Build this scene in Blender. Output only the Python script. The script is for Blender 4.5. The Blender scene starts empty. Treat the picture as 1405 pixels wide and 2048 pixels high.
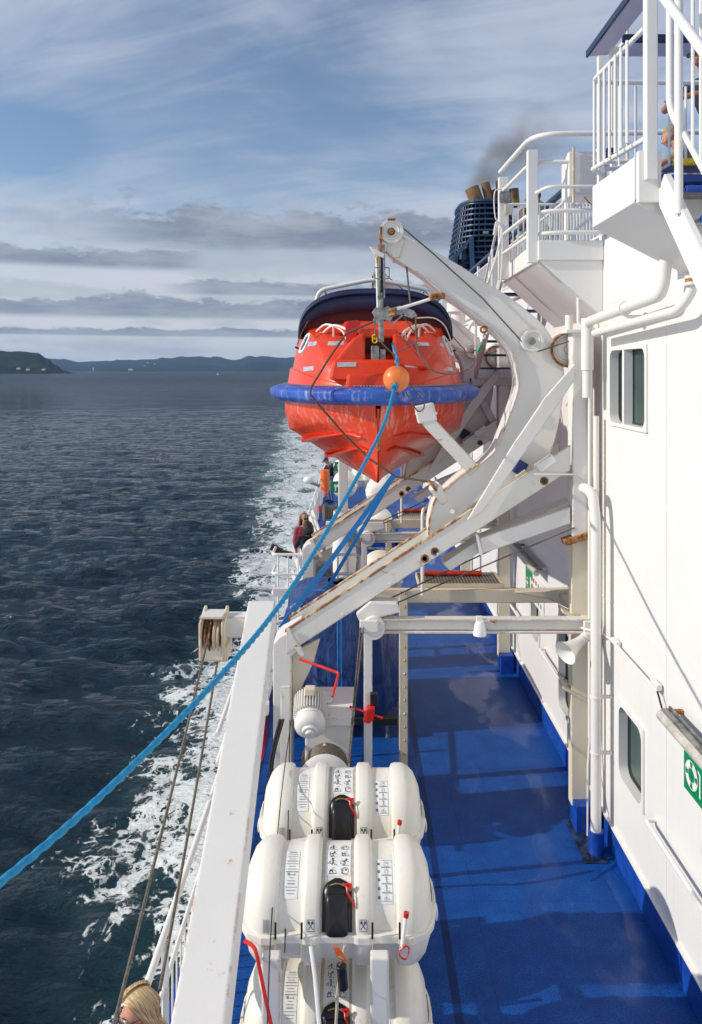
import bpy, bmesh, math, random
from mathutils import Vector, Matrix, noise
from math import radians as R, sin, cos, pi, sqrt, atan2
random.seed(7)
SC = bpy.context.scene
COL = SC.collection
EYE = 5.1                      # eye height above the boat deck; the deck is z = 0
SEA = -14.0
F = 1500.0
# ------------------------------------------------------------------ camera
cd = bpy.data.cameras.new('camera'); cam = bpy.data.objects.new('camera', cd); COL.objects.link(cam)
cam.location = (0, 0, EYE); cam.rotation_euler = (R(90), 0, 0)
cd.sensor_fit = 'AUTO'; cd.sensor_width = 36; cd.lens = F / 2048 * 36
cd.shift_x = -12.5 / 2048; cd.shift_y = -284 / 2048
cd.clip_start = 0.05; cd.clip_end = 60000
SC.camera = cam
# ------------------------------------------------------------------ light
SUN = Vector((-1.0, -.14, .56)).normalized()          # towards the sun
elev = math.asin(SUN.z); azim = atan2(SUN.x, SUN.y)
ld = bpy.data.lights.new('sun', 'SUN'); ld.energy = 3.7; ld.angle = R(0.55); ld.color = (1, .93, .82)
sun = bpy.data.objects.new('sun', ld); COL.objects.link(sun)
sun.rotation_euler = SUN.to_track_quat('Z', 'Y').to_euler()
SC.view_settings.view_transform = 'Standard'; SC.view_settings.look = 'None'
SC.view_settings.exposure = 0.0; SC.view_settings.gamma = 1.0
W = bpy.data.worlds.new('World'); SC.world = W; W.use_nodes = True


class NT:
    """small node-tree helper"""
    def __init__(s, tree): s.t = tree; s.n = tree.nodes; s.l = tree.links
    def new(s, kind, **kw):
        n = s.n.new(kind)
        for k, v in kw.items(): setattr(n, k, v)
        return n
    def put(s, sock, v):
        if isinstance(v, bpy.types.NodeSocket): s.l.new(v, sock)
        elif v is not None:
            if isinstance(v, (tuple, list)) and len(v) == 3 and sock.type == 'RGBA': v = (*v, 1)
            sock.default_value = v
    def m(s, op, a, b=None, c=None, clamp=False):
        n = s.new('ShaderNodeMath', operation=op, use_clamp=clamp)
        for i, v in enumerate((a, b, c)):
            if v is not None: s.put(n.inputs[i], v)
        return n.outputs[0]
    def vm(s, op, a, b=None):
        n = s.new('ShaderNodeVectorMath', operation=op)
        s.put(n.inputs[0], a)
        if b is not None: s.put(n.inputs[1], b)
        return n.outputs[1] if op in ('DOT_PRODUCT', 'LENGTH') else n.outputs[0]
    def ss(s, v, a, b, lo=0.0, hi=1.0):
        n = s.new('ShaderNodeMapRange', interpolation_type='SMOOTHSTEP')
        s.put(n.inputs[0], v); s.put(n.inputs[1], a); s.put(n.inputs[2], b); s.put(n.inputs[3], lo); s.put(n.inputs[4], hi)
        return n.outputs[0]
    def sep(s, v):
        n = s.new('ShaderNodeSeparateXYZ'); s.put(n.inputs[0], v); return n.outputs
    def comb(s, x, y, z=0.0):
        n = s.new('ShaderNodeCombineXYZ')
        for i, v in enumerate((x, y, z)): s.put(n.inputs[i], v)
        return n.outputs[0]
    def noise(s, vec, scale, detail=4, rough=.5, dist=0.0, col=False):
        n = s.new('ShaderNodeTexNoise'); s.put(n.inputs['Vector'], vec)
        s.put(n.inputs['Scale'], scale); s.put(n.inputs['Detail'], detail); s.put(n.inputs['Roughness'], rough); s.put(n.inputs['Distortion'], dist)
        return n.outputs[1 if col else 0]
    def mix(s, f, a, b, mode='MIX'):
        n = s.new('ShaderNodeMix', data_type='RGBA', blend_type=mode)
        s.put(n.inputs[0], f); s.put(n.inputs[6], a); s.put(n.inputs[7], b)
        return n.outputs[2]
    def bump(s, h, strength=.3, dist=.01, nrm=None):
        n = s.new('ShaderNodeBump'); s.put(n.inputs['Height'], h); n.inputs['Strength'].default_value = strength; n.inputs['Distance'].default_value = dist
        if nrm is not None: s.put(n.inputs['Normal'], nrm)
        return n.outputs[0]
    def coord(s, which='Object'):
        return s.new('ShaderNodeTexCoord').outputs[which]
    def pos(s): return s.new('ShaderNodeNewGeometry').outputs['Position']


# ---- world: Nishita sky behind procedural cloud layers
w = NT(W.node_tree); w.n.clear()
sky = w.new('ShaderNodeTexSky', sky_type='NISHITA'); sky.sun_disc = False
sky.sun_elevation = elev; sky.sun_rotation = azim % (2 * pi)
sky.air_density = 1.0; sky.dust_density = 0.6; sky.ozone_density = 2.5
d = w.coord('Generated'); sx, sy, sz = w.sep(d)
az = w.m('ARCTAN2', sx, sy); el = w.m('MAXIMUM', sz, 0.0)
inv = w.m('DIVIDE', 1.0, w.m('ADD', el, 0.12))
hx = w.m('MULTIPLY', sx, inv); hy = w.m('MULTIPLY', sy, inv)
# high thin veil, streaked
v1 = w.noise(w.comb(w.m('MULTIPLY', hx, .75), w.m('MULTIPLY', hy, .9), 3.3), 1.15, 7, .55, .5)
v2 = w.noise(w.comb(w.m('MULTIPLY', hx, .55), w.m('ADD', w.m('MULTIPLY', hy, 1.6), w.m('MULTIPLY', hx, .5)), 9.1), 2.6, 7, .6, .8)
veil = w.m('ADD', w.m('MULTIPLY', v1, .7), w.m('MULTIPLY', v2, .3))
veilf = w.ss(veil, .36, .64, .14, .92)
lift = w.ss(el, .10, .34, .16, -.10)                        # more veil in the middle heights
veilf = w.m('ADD', veilf, lift, clamp=True)
hole = w.m('MULTIPLY', w.ss(w.m('ABSOLUTE', w.m('SUBTRACT', el, .255)), .075, .0), w.ss(az, -.30, -.42))
veilf = w.m('SUBTRACT', veilf, w.m('MULTIPLY', hole, .75), clamp=True)
skyc = w.mix(veilf, sky.outputs[0], (4.5, 4.9, 5.75))
# low grey stratocumulus bars
bv = w.comb(w.m('MULTIPLY', az, 2.3), w.m('MULTIPLY', el, 15.0), 1.7)
wob = w.noise(w.comb(w.m('MULTIPLY', az, 15.0), w.m('MULTIPLY', el, 36.0), 0.3), 1.0, 9, .66)
b1 = w.noise(bv, 1.0, 3, .5, .25)
b1 = w.m('ADD', b1, w.m('MULTIPLY', w.m('SUBTRACT', wob, .5), .24))
band = w.m('MULTIPLY', w.ss(el, .218, .185), w.ss(el, .0, .02))
barf = w.m('MULTIPLY', w.ss(b1, .47, .56), band)
# hand-placed long bars of the photograph's sky, as real cloud positions (azimuth, height)
def bar(a0, a1, e, h, soft):
    base = w.m('DIVIDE', w.m('SUBTRACT', el, e), h)
    up = w.m('ADD', base, w.m('MULTIPLY', w.m('SUBTRACT', wob, .5), -2.6))
    v = w.m('MULTIPLY', w.ss(up, .98, .60), w.ss(base, -.25, .12))
    hzn = w.m('MULTIPLY', w.ss(az, a0, a0 + soft), w.ss(az, a1, a1 - soft))
    return w.m('MULTIPLY', v, hzn)
bars = bar(-.43, .50, .160, .055, .22)
for args in ((-.60, -.15, .131, .030, .12), (-.28, .2, .099, .020, .10), (-.6, .12, .069, .028, .2), (-.6, -.0, .044, .011, .1)):
    bars = w.m('MAXIMUM', bars, bar(*args))
dark = w.m('MAXIMUM', w.m('MULTIPLY', barf, .32), w.m('MULTIPLY', bars, .95), clamp=True)
shade = w.noise(w.comb(w.m('MULTIPLY', az, 6.0), w.m('MULTIPLY', el, 30.0), 5.5), 1.0, 5, .6)
grey = w.mix(w.ss(shade, .35, .66), (1.75, 2.1, 2.75), (3.1, 3.4, 4.0))
hz = w.mix(w.ss(el, .22, .02), skyc, (5.5, 5.75, 5.9))
skyc = w.mix(dark, hz, grey)
# small sunlit cumulus heads low on the horizon
cu = w.noise(w.comb(w.m('MULTIPLY', az, 20.0), w.m('MULTIPLY', el, 46.0), 8.0), 1.0, 6, .6)
cuf = w.m('MULTIPLY', w.ss(cu, .50, .62), w.m('MULTIPLY', w.ss(el, .036, .022), w.ss(el, .002, .010)))
skyc = w.mix(w.m('MULTIPLY', cuf, .5), skyc, (5.2, 5.0, 4.9))
bg = w.new('ShaderNodeBackground'); w.put(bg.inputs[0], skyc); bg.inputs[1].default_value = 0.125
wo = w.new('ShaderNodeOutputWorld'); w.l.new(bg.outputs[0], wo.inputs[0])

# ------------------------------------------------------------------ materials
MATS = {}
def mat(name, build):
    m = bpy.data.materials.new(name); m.use_nodes = True
    t = NT(m.node_tree); t.n.clear()
    p = t.new('ShaderNodeBsdfPrincipled'); o = t.new('ShaderNodeOutputMaterial'); t.l.new(p.outputs[0], o.inputs[0])
    t.p = p; t.o = o
    build(t)
    MATS[name] = m
    return m
def setp(t, **kw):
    for k, v in kw.items(): t.put(t.p.inputs[k.replace('_', ' ')], v)
def plain(name, col, rough=.5, metal=0.0, var=.12, scale=8, bump=0.0, spec=.5, coat=0.0):
    def b(t):
        c = t.coord(); n = t.noise(c, scale, 5, .6)
        dk = tuple(x * (1 - var * 1.6) for x in col); lt = tuple(min(1, x * (1 + var)) for x in col)
        setp(t, Base_Color=t.mix(t.ss(n, .3, .7), dk, lt), Roughness=t.m('ADD', t.m('MULTIPLY', n, .2), rough - .1), Metallic=metal, Specular_IOR_Level=spec, Coat_Weight=coat)
        if bump: setp(t, Normal=t.bump(t.noise(c, scale * 5, 4), bump, .005))
    return mat(name, b)

def paint(name, base, rust=0.0, edge=0.0, streak=.25, dirt=(.62, .55, .42)):
    """brushed ship's paint with drip stains, spots and rusty edges"""
    def b(t):
        p = t.pos(); x, y, z = t.sep(p)
        col = base
        n0 = t.noise(p, 1.7, 4, .6)
        col = t.mix(t.ss(n0, .35, .75, 0, .22), base, tuple(c * .86 for c in base))
        st = t.noise(t.comb(t.m('MULTIPLY', x, 22.0), t.m('MULTIPLY', y, 22.0), t.m('MULTIPLY', z, .9)), 1.0, 4, .6)
        stn = t.m('MULTIPLY', t.ss(st, .56, .78), t.ss(n0, .35, .7))
        col = t.mix(t.m('MULTIPLY', stn, streak), col, dirt)
        nrm = None
        if rust:
            sp = t.noise(p, 6.5, 8, .72, .4)
            reg = t.noise(p, 1.3, 3, .5)
            sp = t.m('ADD', sp, t.m('MULTIPLY', t.m('SUBTRACT', reg, .5), .35))
            halo = t.ss(sp, .72 - rust * .16, .80 - rust * .14)
            core = t.ss(sp, .76 - rust * .14, .81 - rust * .14)
            col = t.mix(t.m('MULTIPLY', halo, .55), col, (.62, .36, .12))
            col = t.mix(t.m('MULTIPLY', core, .9), col, (.23, .075, .022))
        if edge:
            bv = t.new('ShaderNodeBevel', samples=4); bv.inputs[0].default_value = .020
            gn = t.new('ShaderNodeNewGeometry').outputs['Normal']
            dt = t.vm('DOT_PRODUCT', bv.outputs[0], gn)
            en = t.noise(p, 5.0, 7, .75)
            em = t.m('MULTIPLY', t.ss(dt, .99, .93), t.ss(en, .58 - edge * .12, .63 - edge * .12))
            col = t.mix(t.m('MULTIPLY', em, .85), col, (.42, .17, .04))
            nrm = bv.outputs[0]
        bh = t.m('ADD', t.m('ADD', t.noise(p, 55, 3, .6), t.m('MULTIPLY', t.noise(p, 9, 3, .5), 1.6)), t.m('MULTIPLY', t.noise(p, 1.6, 2, .5), 14.0 if 'wall' in name else 2.0))
        setp(t, Base_Color=col, Roughness=t.m('ADD', .34, t.m('MULTIPLY', n0, .18)), Normal=t.bump(bh, .16, .004, nrm))
    return mat(name, b)

WHITE = (.77, .745, .705)
M_white = paint('white_ship_paint', WHITE, 0.0, 0.0, .10)
M_wall = paint('white_wall_paint', (.78, .768, .74), .12, 0.0, .5)
M_rail = paint('white_rail_paint', (.80, .78, .74), .25, 0, .12)
M_davit = paint('weathered_white_paint', (.74, .72, .67), .85, 1.3, .42)
M_edge = paint('rusted_edge_strip', (.66, .55, .38), 2.0, 0, .6)
M_hood = plain('navy_canvas', (.012, .022, .075), .55, 0, .25, 2, .15)
M_cream = paint('yellowed_cream_paint', (.72, .66, .52), .55, 1.2, .6)
M_beam = paint('arm_white_paint', (.76, .735, .70), .22, .5, .16)
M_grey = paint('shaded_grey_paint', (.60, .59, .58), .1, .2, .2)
M_dark = plain('dark_rubber', (.018, .018, .02), .5)
M_black = plain('black_plastic', (.012, .012, .014), .35, spec=.5, var=.3)
M_navy = plain('navy_gloss_paint', (.010, .022, .070), .25, var=.2)
M_steel = plain('galvanised_steel', (.33, .33, .32), .42, .75, .3, 14, .2)
M_wire = plain('weathered_wire_rope', (.16, .135, .105), .6, .4, .3, 60, .5)
M_lash = plain('brown_lashing', (.11, .075, .05), .8, 0, .3, 60, .5)
M_rust = plain('rust', (.34, .15, .05), .85, 0, .5, 30, .6)
M_redp = plain('red_paint', (.62, .012, .012), .35, 0, .15)
M_orange = plain('orange_plastic', (.85, .16, .02), .5, 0, .15)
M_yellow = plain('yellow_paint', (.75, .52, .01), .5, 0, .2, 20, .3)
M_green = plain('green_sign', (.0, .22, .075), .4, 0, .05)
M_signw = plain('sign_white', (.82, .82, .80), .4, 0, .04)
M_glass = plain('dark_window_glass', (.035, .07, .065), .07, 0, .25, 1.2, 0, .8)
M_gasket = plain('window_gasket', (.05, .05, .05), .6)
M_lamp = plain('frosted_lamp_cover', (.52, .50, .44), .3, 0, .12)
M_web = plain('blue_webbing', (.005, .19, .55), .6, 0, .12, 40, .4)
M_ink = plain('printed_black_ink', (.07, .07, .075), .5)
def _hair(t):
    a = t.new('ShaderNodeAttribute'); a.attribute_name = 'strand'
    setp(t, Base_Color=t.mix(a.outputs['Fac'], (.34, .19, .07), (.80, .62, .36)), Roughness=.38, Specular_IOR_Level=.6)
M_strand = mat('fine_blond_strands', _hair)
M_lgrey = plain('printed_grey_ink', (.30, .31, .34), .5)
M_tape = plain('reflective_tape', (.55, .57, .60), .25, .3, .1, 30)
M_band = plain('tan_strap', (.52, .46, .36), .7, 0, .1, 30, .2)
M_funnelp = plain('exhaust_pipe_steel', (.20, .115, .05), .5, .3, .6, .9)
M_buoy = plain('orange_fender_vinyl', (.85, .22, .045), .34, 0, .14, 5)
M_maroon = plain('maroon_inner_lining', (.10, .012, .012), .7)
M_skin = plain('skin', (.50, .245, .155), .5, 0, .1, 12)
M_skin2 = plain('tanned_skin', (.42, .19, .11), .5, 0, .12, 12)
M_blond = plain('blond_hair', (.62, .43, .20), .40, 0, .30, 38)
M_brown = plain('brown_hair', (.09, .045, .025), .5, 0, .4, 50, .4)
M_dkhair = plain('dark_curly_hair', (.035, .02, .014), .6, 0, .5, 60, .8)
M_shirtblk = plain('black_cloth', (.014, .014, .018), .9, 0, .3, 12, .4)
M_shirtnavy = plain('navy_cloth', (.02, .028, .06), .9, 0, .3, 12, .4)
M_pink = plain('coral_cloth', (.36, .05, .08), .9, 0, .2, 12, .4)
M_mint = plain('mint_cloth', (.35, .62, .50), .9, 0, .1, 12, .4)
M_denim = plain('denim', (.10, .17, .30), .9, 0, .25, 30, .4)
M_khaki = plain('khaki_cloth', (.32, .26, .15), .9, 0, .2, 30, .4)
M_matred = plain('red_roller', (.50, .035, .012), .75, 0, .3, 30, .6)

def _deck(t):
    p = t.pos(); x, y, z = t.sep(p)
    n = t.noise(p, .55, 5, .6); fine = t.noise(p, 70, 2, .5); med = t.noise(p, 3.2, 5, .65)
    col = t.mix(t.ss(med, .3, .72), (.003, .056, .27), (.007, .092, .37))
    col = t.mix(t.ss(fine, .38, .68, 0, .8), col, (.002, .030, .17))
    # traffic scuffs and plate seams
    wn = t.noise(t.comb(t.m('MULTIPLY', x, 1.2), t.m('MULTIPLY', y, .45), 0.0), 3.0, 5, .7)
    col = t.mix(t.ss(wn, .60, .74, 0, .28), col, (.05, .19, .52))
    sc = t.noise(t.comb(t.m('ADD', t.m('MULTIPLY', x, 7.0), t.m('MULTIPLY', y, 16.0)), t.m('MULTIPLY', x, 26.0), 0.0), 1.5, 3, .6)
    col = t.mix(t.m('MULTIPLY', t.ss(sc, .70, .78), t.ss(n, .42, .6)), col, (.20, .35, .62))
    def seam(v, per, wd):
        f = t.m('PINGPONG', v, per / 2); return t.ss(f, wd, wd * .3)
    sm = t.m('MAXIMUM', t.m('MULTIPLY', seam(t.m('ADD', x, .22), 1.35, .010), .35), t.m('MULTIPLY', seam(y, 2.4, .012), .3))
    col = t.mix(sm, col, (.002, .022, .14))
    dark_line = t.m('MULTIPLY', t.ss(t.m('ABSOLUTE', t.m('SUBTRACT', x, .80)), .042, .030), .85)  # narrow darker line running lengthwise along the deck
    col = t.mix(dark_line, col, (.003, .018, .10))
    # wet patches: smooth film on top of the textured paint
    wet = t.noise(t.comb(t.m('MULTIPLY', x, 1.5), t.m('MULTIPLY', y, .75), 4.0), 1.2, 4, .5, .3)
    near = t.ss(x, .9, 2.1, -.04, .15)
    wf = t.m('MULTIPLY', t.ss(t.m('ADD', wet, near), .655, .73), .62)
    h = t.m('MULTIPLY', t.m('ADD', t.noise(p, 110, 2, .5), t.m('MULTIPLY', med, .8)), t.m('SUBTRACT', 1.0, t.m('MULTIPLY', wf, .85)))
    setp(t, Base_Color=t.mix(t.m('MULTIPLY', wf, .25), col, (.004, .05, .26)), Roughness=t.m('SUBTRACT', t.m('ADD', .36, t.m('MULTIPLY', n, .2)), t.m('MULTIPLY', wf, .34)), Normal=t.bump(h, .45, .006), Specular_IOR_Level=t.m('ADD', .2, t.m('MULTIPLY', wf, .3)))
M_deck = mat('blue_deck_coating', _deck)
M_bluep = plain('blue_trim_paint', (.008, .062, .36), .35, 0, .15, 6, .1)
M_bluedk = plain('dark_blue_tread', (.006, .022, .13), .5, 0, .2, 20, .3)

def _red(t):
    p = t.coord(); x, y, z = t.sep(p)
    n = t.noise(p, 3, 4, .6)
    col = t.mix(t.ss(n, .3, .75), (.70, .036, .005), (.80, .060, .009))
    st = t.noise(t.comb(t.m('MULTIPLY', x, 20.0), t.m('MULTIPLY', y, 20.0), t.m('MULTIPLY', z, 1.1)), 1.0, 4, .65)
    drip = t.m('MULTIPLY', t.ss(st, .50, .66), t.m('MULTIPLY', t.ss(z, -.95, -.55), t.ss(z, -.36, -.45)))
    col = t.mix(t.m('MULTIPLY', drip, .55), col, (.85, .45, .36))
    grime = t.m('MULTIPLY', t.ss(t.noise(p, 9, 6, .7), .5, .66), t.ss(t.m('ABSOLUTE', t.m('ADD', z, .20)), .06, .01))
    col = t.mix(t.m('MULTIPLY', grime, .5), col, (.35, .11, .03))
    film = t.noise(t.comb(t.m('MULTIPLY', x, 2.0), y, t.m('MULTIPLY', z, .6)), 1.8, 5, .65)
    col = t.mix(t.ss(film, .55, .75, 0, .16), col, (.75, .22, .15))
    setp(t, Base_Color=col, Roughness=t.m('ADD', .2, t.m('MULTIPLY', n, .22)), Normal=t.bump(t.m('ADD', t.noise(p, 6, 3), t.m('MULTIPLY', t.noise(p, 60, 2), .12)), .12, .01), Coat_Weight=.15, Coat_Roughness=.15)
M_red = mat('orange_red_gelcoat', _red)
def _bump(t):
    p = t.coord(); x, y, z = t.sep(p)
    sc = t.noise(t.comb(t.m('MULTIPLY', x, 9.0), t.m('MULTIPLY', y, 9.0), t.m('MULTIPLY', z, 1.3)), 1.6, 6, .7)
    pat = t.noise(p, 1.6, 4, .6)
    col = t.mix(t.ss(pat, .35, .7), (.010, .060, .38), (.03, .13, .50))
    col = t.mix(t.m('MULTIPLY', t.ss(sc, .50, .66), .75), col, (.30, .38, .66))
    col = t.mix(t.ss(t.noise(p, 14, 6, .7), .60, .74, 0, .5), col, (.02, .03, .10))
    setp(t, Base_Color=col, Roughness=.48, Normal=t.bump(t.m('ADD', sc, t.noise(p, 4, 4)), .4, .02))
M_bumper = mat('scuffed_blue_vinyl', _bump)
def _tarp(t):
    p = t.coord(); x, y, z = t.sep(p)
    n = t.noise(p, 4.5, 6, .6, .6)
    w1 = t.noise(t.comb(t.m('MULTIPLY', x, 3.5), t.m('MULTIPLY', y, 3.5), t.m('MULTIPLY', z, .8)), 2.2, 4, .5, .9)
    setp(t, Base_Color=t.mix(t.ss(n, .3, .7), (.012, .036, .14), (.026, .072, .24)), Roughness=.3, Normal=t.bump(t.m('ADD', w1, t.m('MULTIPLY', n, .5)), .75, .06))
M_tarp = mat('navy_vinyl_tarpaulin', _tarp)
def _raft(t):
    p = t.coord(); n = t.noise(p, 3, 5, .6); f = t.noise(p, 24, 5, .7)
    col = t.mix(t.ss(n, .35, .75), (.80, .765, .69), (.76, .715, .62))
    col = t.mix(t.ss(f, .58, .74, 0, .30), col, (.48, .41, .30))
    x, y, z = t.sep(p); dr = t.noise(t.comb(t.m('MULTIPLY', x, 16.0), t.m('MULTIPLY', y, 3.0), t.m('MULTIPLY', z, 2.0)), 1.4, 5, .6)
    col = t.mix(t.ss(dr, .54, .74, 0, .30), col, (.55, .49, .38))
    setp(t, Base_Color=col, Roughness=t.m('ADD', .28, t.m('MULTIPLY', n, .22)), Normal=t.bump(t.m('ADD', n, t.m('MULTIPLY', f, .3)), .10, .01), Coat_Weight=.05)
M_raft = mat('cream_white_gelcoat', _raft)
def _rope(t):
    p = t.coord(); n = t.noise(p, 40, 4, .7)
    setp(t, Base_Color=t.mix(n, (.0, .14, .34), (.01, .34, .60)), Roughness=.65, Normal=t.bump(t.noise(p, 260, 3), .6, .004))
M_rope = mat('turquoise_blue_rope', _rope)
def _grate(t):
    p = t.pos(); x, y, z = t.sep(p)
    gx = t.ss(t.m('PINGPONG', x, .02), .003, .006); gy = t.ss(t.m('PINGPONG', y, .02), .003, .006)
    hole = t.m('MULTIPLY', gx, gy)
    setp(t, Base_Color=t.mix(hole, (.42, .41, .37), (.03, .03, .035)), Roughness=.5, Metallic=.3)
M_grate = mat('steel_grating', _grate)
# ------------------------------------------------------------------ building helpers
def A(px, py, Y):
    """point at distance Y aft of the camera that lies in the photograph's direction (px, py)"""
    return Vector(((px - 715) / F * Y, Y, EYE - (py - 740) / F * Y))

class MB:
    def __init__(s): s.v = []; s.f = []; s.sm = []
    def add(s, vs, fs, smooth=False):
        o = len(s.v); s.v += [Vector(v) for v in vs]
        for f in fs: s.f.append([i + o for i in f]); s.sm.append(smooth)
        return s
    def box(s, c, size, rot=None):
        c = Vector(c); sx, sy, sz = [q / 2 for q in size]
        vs = [Vector((x * sx, y * sy, z * sz)) for x in (-1, 1) for y in (-1, 1) for z in (-1, 1)]
        if rot is not None: vs = [rot @ v for v in vs]
        return s.add([c + v for v in vs], [(0, 1, 3, 2), (4, 6, 7, 5), (0, 4, 5, 1), (2, 3, 7, 6), (0, 2, 6, 4), (1, 5, 7, 3)])
    def bar(s, p0, p1, w, h, up=(0, 0, 1)):
        p0 = Vector(p0); p1 = Vector(p1); d = (p1 - p0); L = d.length; d.normalize(); up = Vector(up)
        sd = d.cross(up)
        if sd.length < 1e-4: sd = d.cross(Vector((0, 1, 0)))
        sd.normalize(); u = sd.cross(d).normalized()
        m = Matrix((sd, d, u)).transposed()
        return s.box((p0 + p1) / 2, (w, L, h), m)
    def tube(s, pts, r, n=8, cap=True, closed=False):
        pts = [Vector(p) for p in pts]; N = len(pts)
        rs = r if isinstance(r, (list, tuple)) else [r] * N
        rings = []; prev = None
        for i, p in enumerate(pts):
            if closed: t = pts[(i + 1) % N] - pts[i - 1]
            else: t = pts[min(i + 1, N - 1)] - pts[max(i - 1, 0)]
            if t.length < 1e-9: t = Vector((0, 0, 1))
            t.normalize()
            if prev is None:
                a = Vector((0, 0, 1)) if abs(t.z) < .9 else Vector((1, 0, 0))
                u = t.cross(a).normalized()
            else:
                u = (prev - t * prev.dot(t)).normalized()
            prev = u; v = t.cross(u)
            rings.append([p + (u * cos(2 * pi * k / n) + v * sin(2 * pi * k / n)) * rs[i] for k in range(n)])
        vs = [q for ring in rings for q in ring]; fs = []
        M = N if closed else N - 1
        for i in range(M):
            j = (i + 1) % N
            for k in range(n): fs.append((i * n + k, i * n + (k + 1) % n, j * n + (k + 1) % n, j * n + k))
        s.add(vs, fs, True)
        if cap and not closed:
            o = len(s.v) - len(vs)
            s.f.append([o + k for k in reversed(range(n))]); s.sm.append(False)
            s.f.append([o + (N - 1) * n + k for k in range(n)]); s.sm.append(False)
        return s
    def cyl(s, p0, p1, r, n=20, r1=None):
        return s.tube([p0, p1], [r, r if r1 is None else r1], n)
    def lathe(s, prof, c, axis=(0, 0, 1), n=24, a0=0, a1=2 * pi):
        """prof: (radius, height along axis)"""
        c = Vector(c); ax = Vector(axis).normalized()
        a = Vector((0, 0, 1)) if abs(ax.z) < .9 else Vector((1, 0, 0))
        u = ax.cross(a).normalized(); v = ax.cross(u)
        full = abs(a1 - a0 - 2 * pi) < 1e-6; m = n if full else n + 1
        vs = []
        for (r, h) in prof:
            for k in range(m):
                t = a0 + (a1 - a0) * k / n
                vs.append(c + ax * h + (u * cos(t) + v * sin(t)) * max(r, 1e-4))
        fs = []
        for i in range(len(prof) - 1):
            for k in range(n):
                k2 = (k + 1) % m
                fs.append((i * m + k, (i + 1) * m + k, (i + 1) * m + k2, i * m + k2))
        return s.add(vs, fs, True)
    def prism(s, poly, y0, y1):
        """poly: (x, z) outline, extruded along Y"""
        n = len(poly)
        ar = sum(poly[i][0] * poly[(i + 1) % n][1] - poly[(i + 1) % n][0] * poly[i][1] for i in range(n))
        if ar < 0: poly = poly[::-1]
        vs = [(x, y0, z) for x, z in poly] + [(x, y1, z) for x, z in poly]
        fs = [list(range(n)), list(range(2 * n - 1, n - 1, -1))]
        fs += [(i, i + n, (i + 1) % n + n, (i + 1) % n) for i in range(n)]
        return s.add(vs, fs)
    def prismx(s, poly, x0, x1):
        """poly: (y, z) outline, extruded along X"""
        o = len(s.v); s.prism(poly, x0, x1)
        for i in range(o, len(s.v)): v = s.v[i]; s.v[i] = Vector((v.y, v.x, v.z))
        return s
    def ball(s, c, r, nu=16, nv=10, sc=(1, 1, 1)):
        c = Vector(c); vs = []; fs = []
        for i in range(nv + 1):
            t = pi * i / nv
            for k in range(nu):
                a = 2 * pi * k / nu
                vs.append(c + Vector((sin(t) * cos(a) * sc[0], sin(t) * sin(a) * sc[1], cos(t) * sc[2])) * r)
        for i in range(nv):
            for k in range(nu): fs.append((i * nu + k, (i + 1) * nu + k, (i + 1) * nu + (k + 1) % nu, i * nu + (k + 1) % nu))
        return s.add(vs, fs, True)
    def torus(s, c, R_, r, axis=(0, 0, 1), n=24, m=8):
        c = Vector(c); ax = Vector(axis).normalized(); a = Vector((0, 0, 1)) if abs(ax.z) < .9 else Vector((1, 0, 0))
        u = ax.cross(a).normalized(); v = ax.cross(u)
        return s.tube([c + (u * cos(2 * pi * k / n) + v * sin(2 * pi * k / n)) * R_ for k in range(n)], r, m, closed=True)
    def grid(s, rows, smooth=True, flip=False):
        n = len(rows[0]); vs = [p for r in rows for p in r]; fs = []
        for i in range(len(rows) - 1):
            for k in range(n - 1):
                q = (i * n + k, i * n + k + 1, (i + 1) * n + k + 1, (i + 1) * n + k)
                fs.append(q[::-1] if flip else q)
        return s.add(vs, fs, smooth)
    def build(s, name, m, parent=None, base=None, bevel=0, weld=False, solid=0, sub=0):
        off = Vector((0, 0, 0))
        if parent is not None: off = Vector(OFF[parent.name])
        elif base is not None: off = Vector(base)
        me = bpy.data.meshes.new(name)
        me.from_pydata([v - off for v in s.v], [], s.f); me.polygons.foreach_set('use_smooth', s.sm)
        if weld:
            bm = bmesh.new(); bm.from_mesh(me); bmesh.ops.remove_doubles(bm, verts=bm.verts, dist=1e-4)
            bmesh.ops.recalc_face_normals(bm, faces=bm.faces); bm.to_mesh(me); bm.free()
        me.materials.append(m); me.update()
        if any(s.sm): me.set_sharp_from_angle(angle=R(42))
        o = bpy.data.objects.new(name, me); COL.objects.link(o)
        if parent is not None: o.parent = parent
        else: o.location = off
        OFF[o.name] = tuple(off)
        if solid:
            q = o.modifiers.new('solid', 'SOLIDIFY'); q.thickness = solid
        if bevel:
            q = o.modifiers.new('bevel', 'BEVEL'); q.width = bevel; q.segments = 2; q.limit_method = 'ANGLE'; q.angle_limit = R(40)
            q.harden_normals = False
        if sub:
            q = o.modifiers.new('sub', 'SUBSURF'); q.levels = sub; q.render_levels = sub
        return o
OFF = {}
def tag(o, label, cat, group=None):
    o['label'] = label; o['category'] = cat
    if group: o['group'] = group
    return o
def struct(o): o['kind'] = 'structure'; return o
def thing(name, label, cat, loc, group=None):
    o = bpy.data.objects.new(name, None); COL.objects.link(o); o.location = loc; OFF[o.name] = tuple(loc)
    o.empty_display_size = .2
    return tag(o, label, cat, group)
def children(o): return [c for c in list(COL.objects) if c.parent == o]
def dup(o, shift, label=None, group=None, parent=None, skip=()):
    c = o.copy(); COL.objects.link(c)
    if parent is None: c.location = o.location + Vector(shift)
    else: c.parent = parent
    OFF[c.name] = OFF[o.name]
    if label: c['label'] = label
    if group: c['group'] = group
    for ch in children(o):
        if ch.name.split('.')[0] not in skip: dup(ch, (0, 0, 0), parent=c, skip=skip)
    return c
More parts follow.
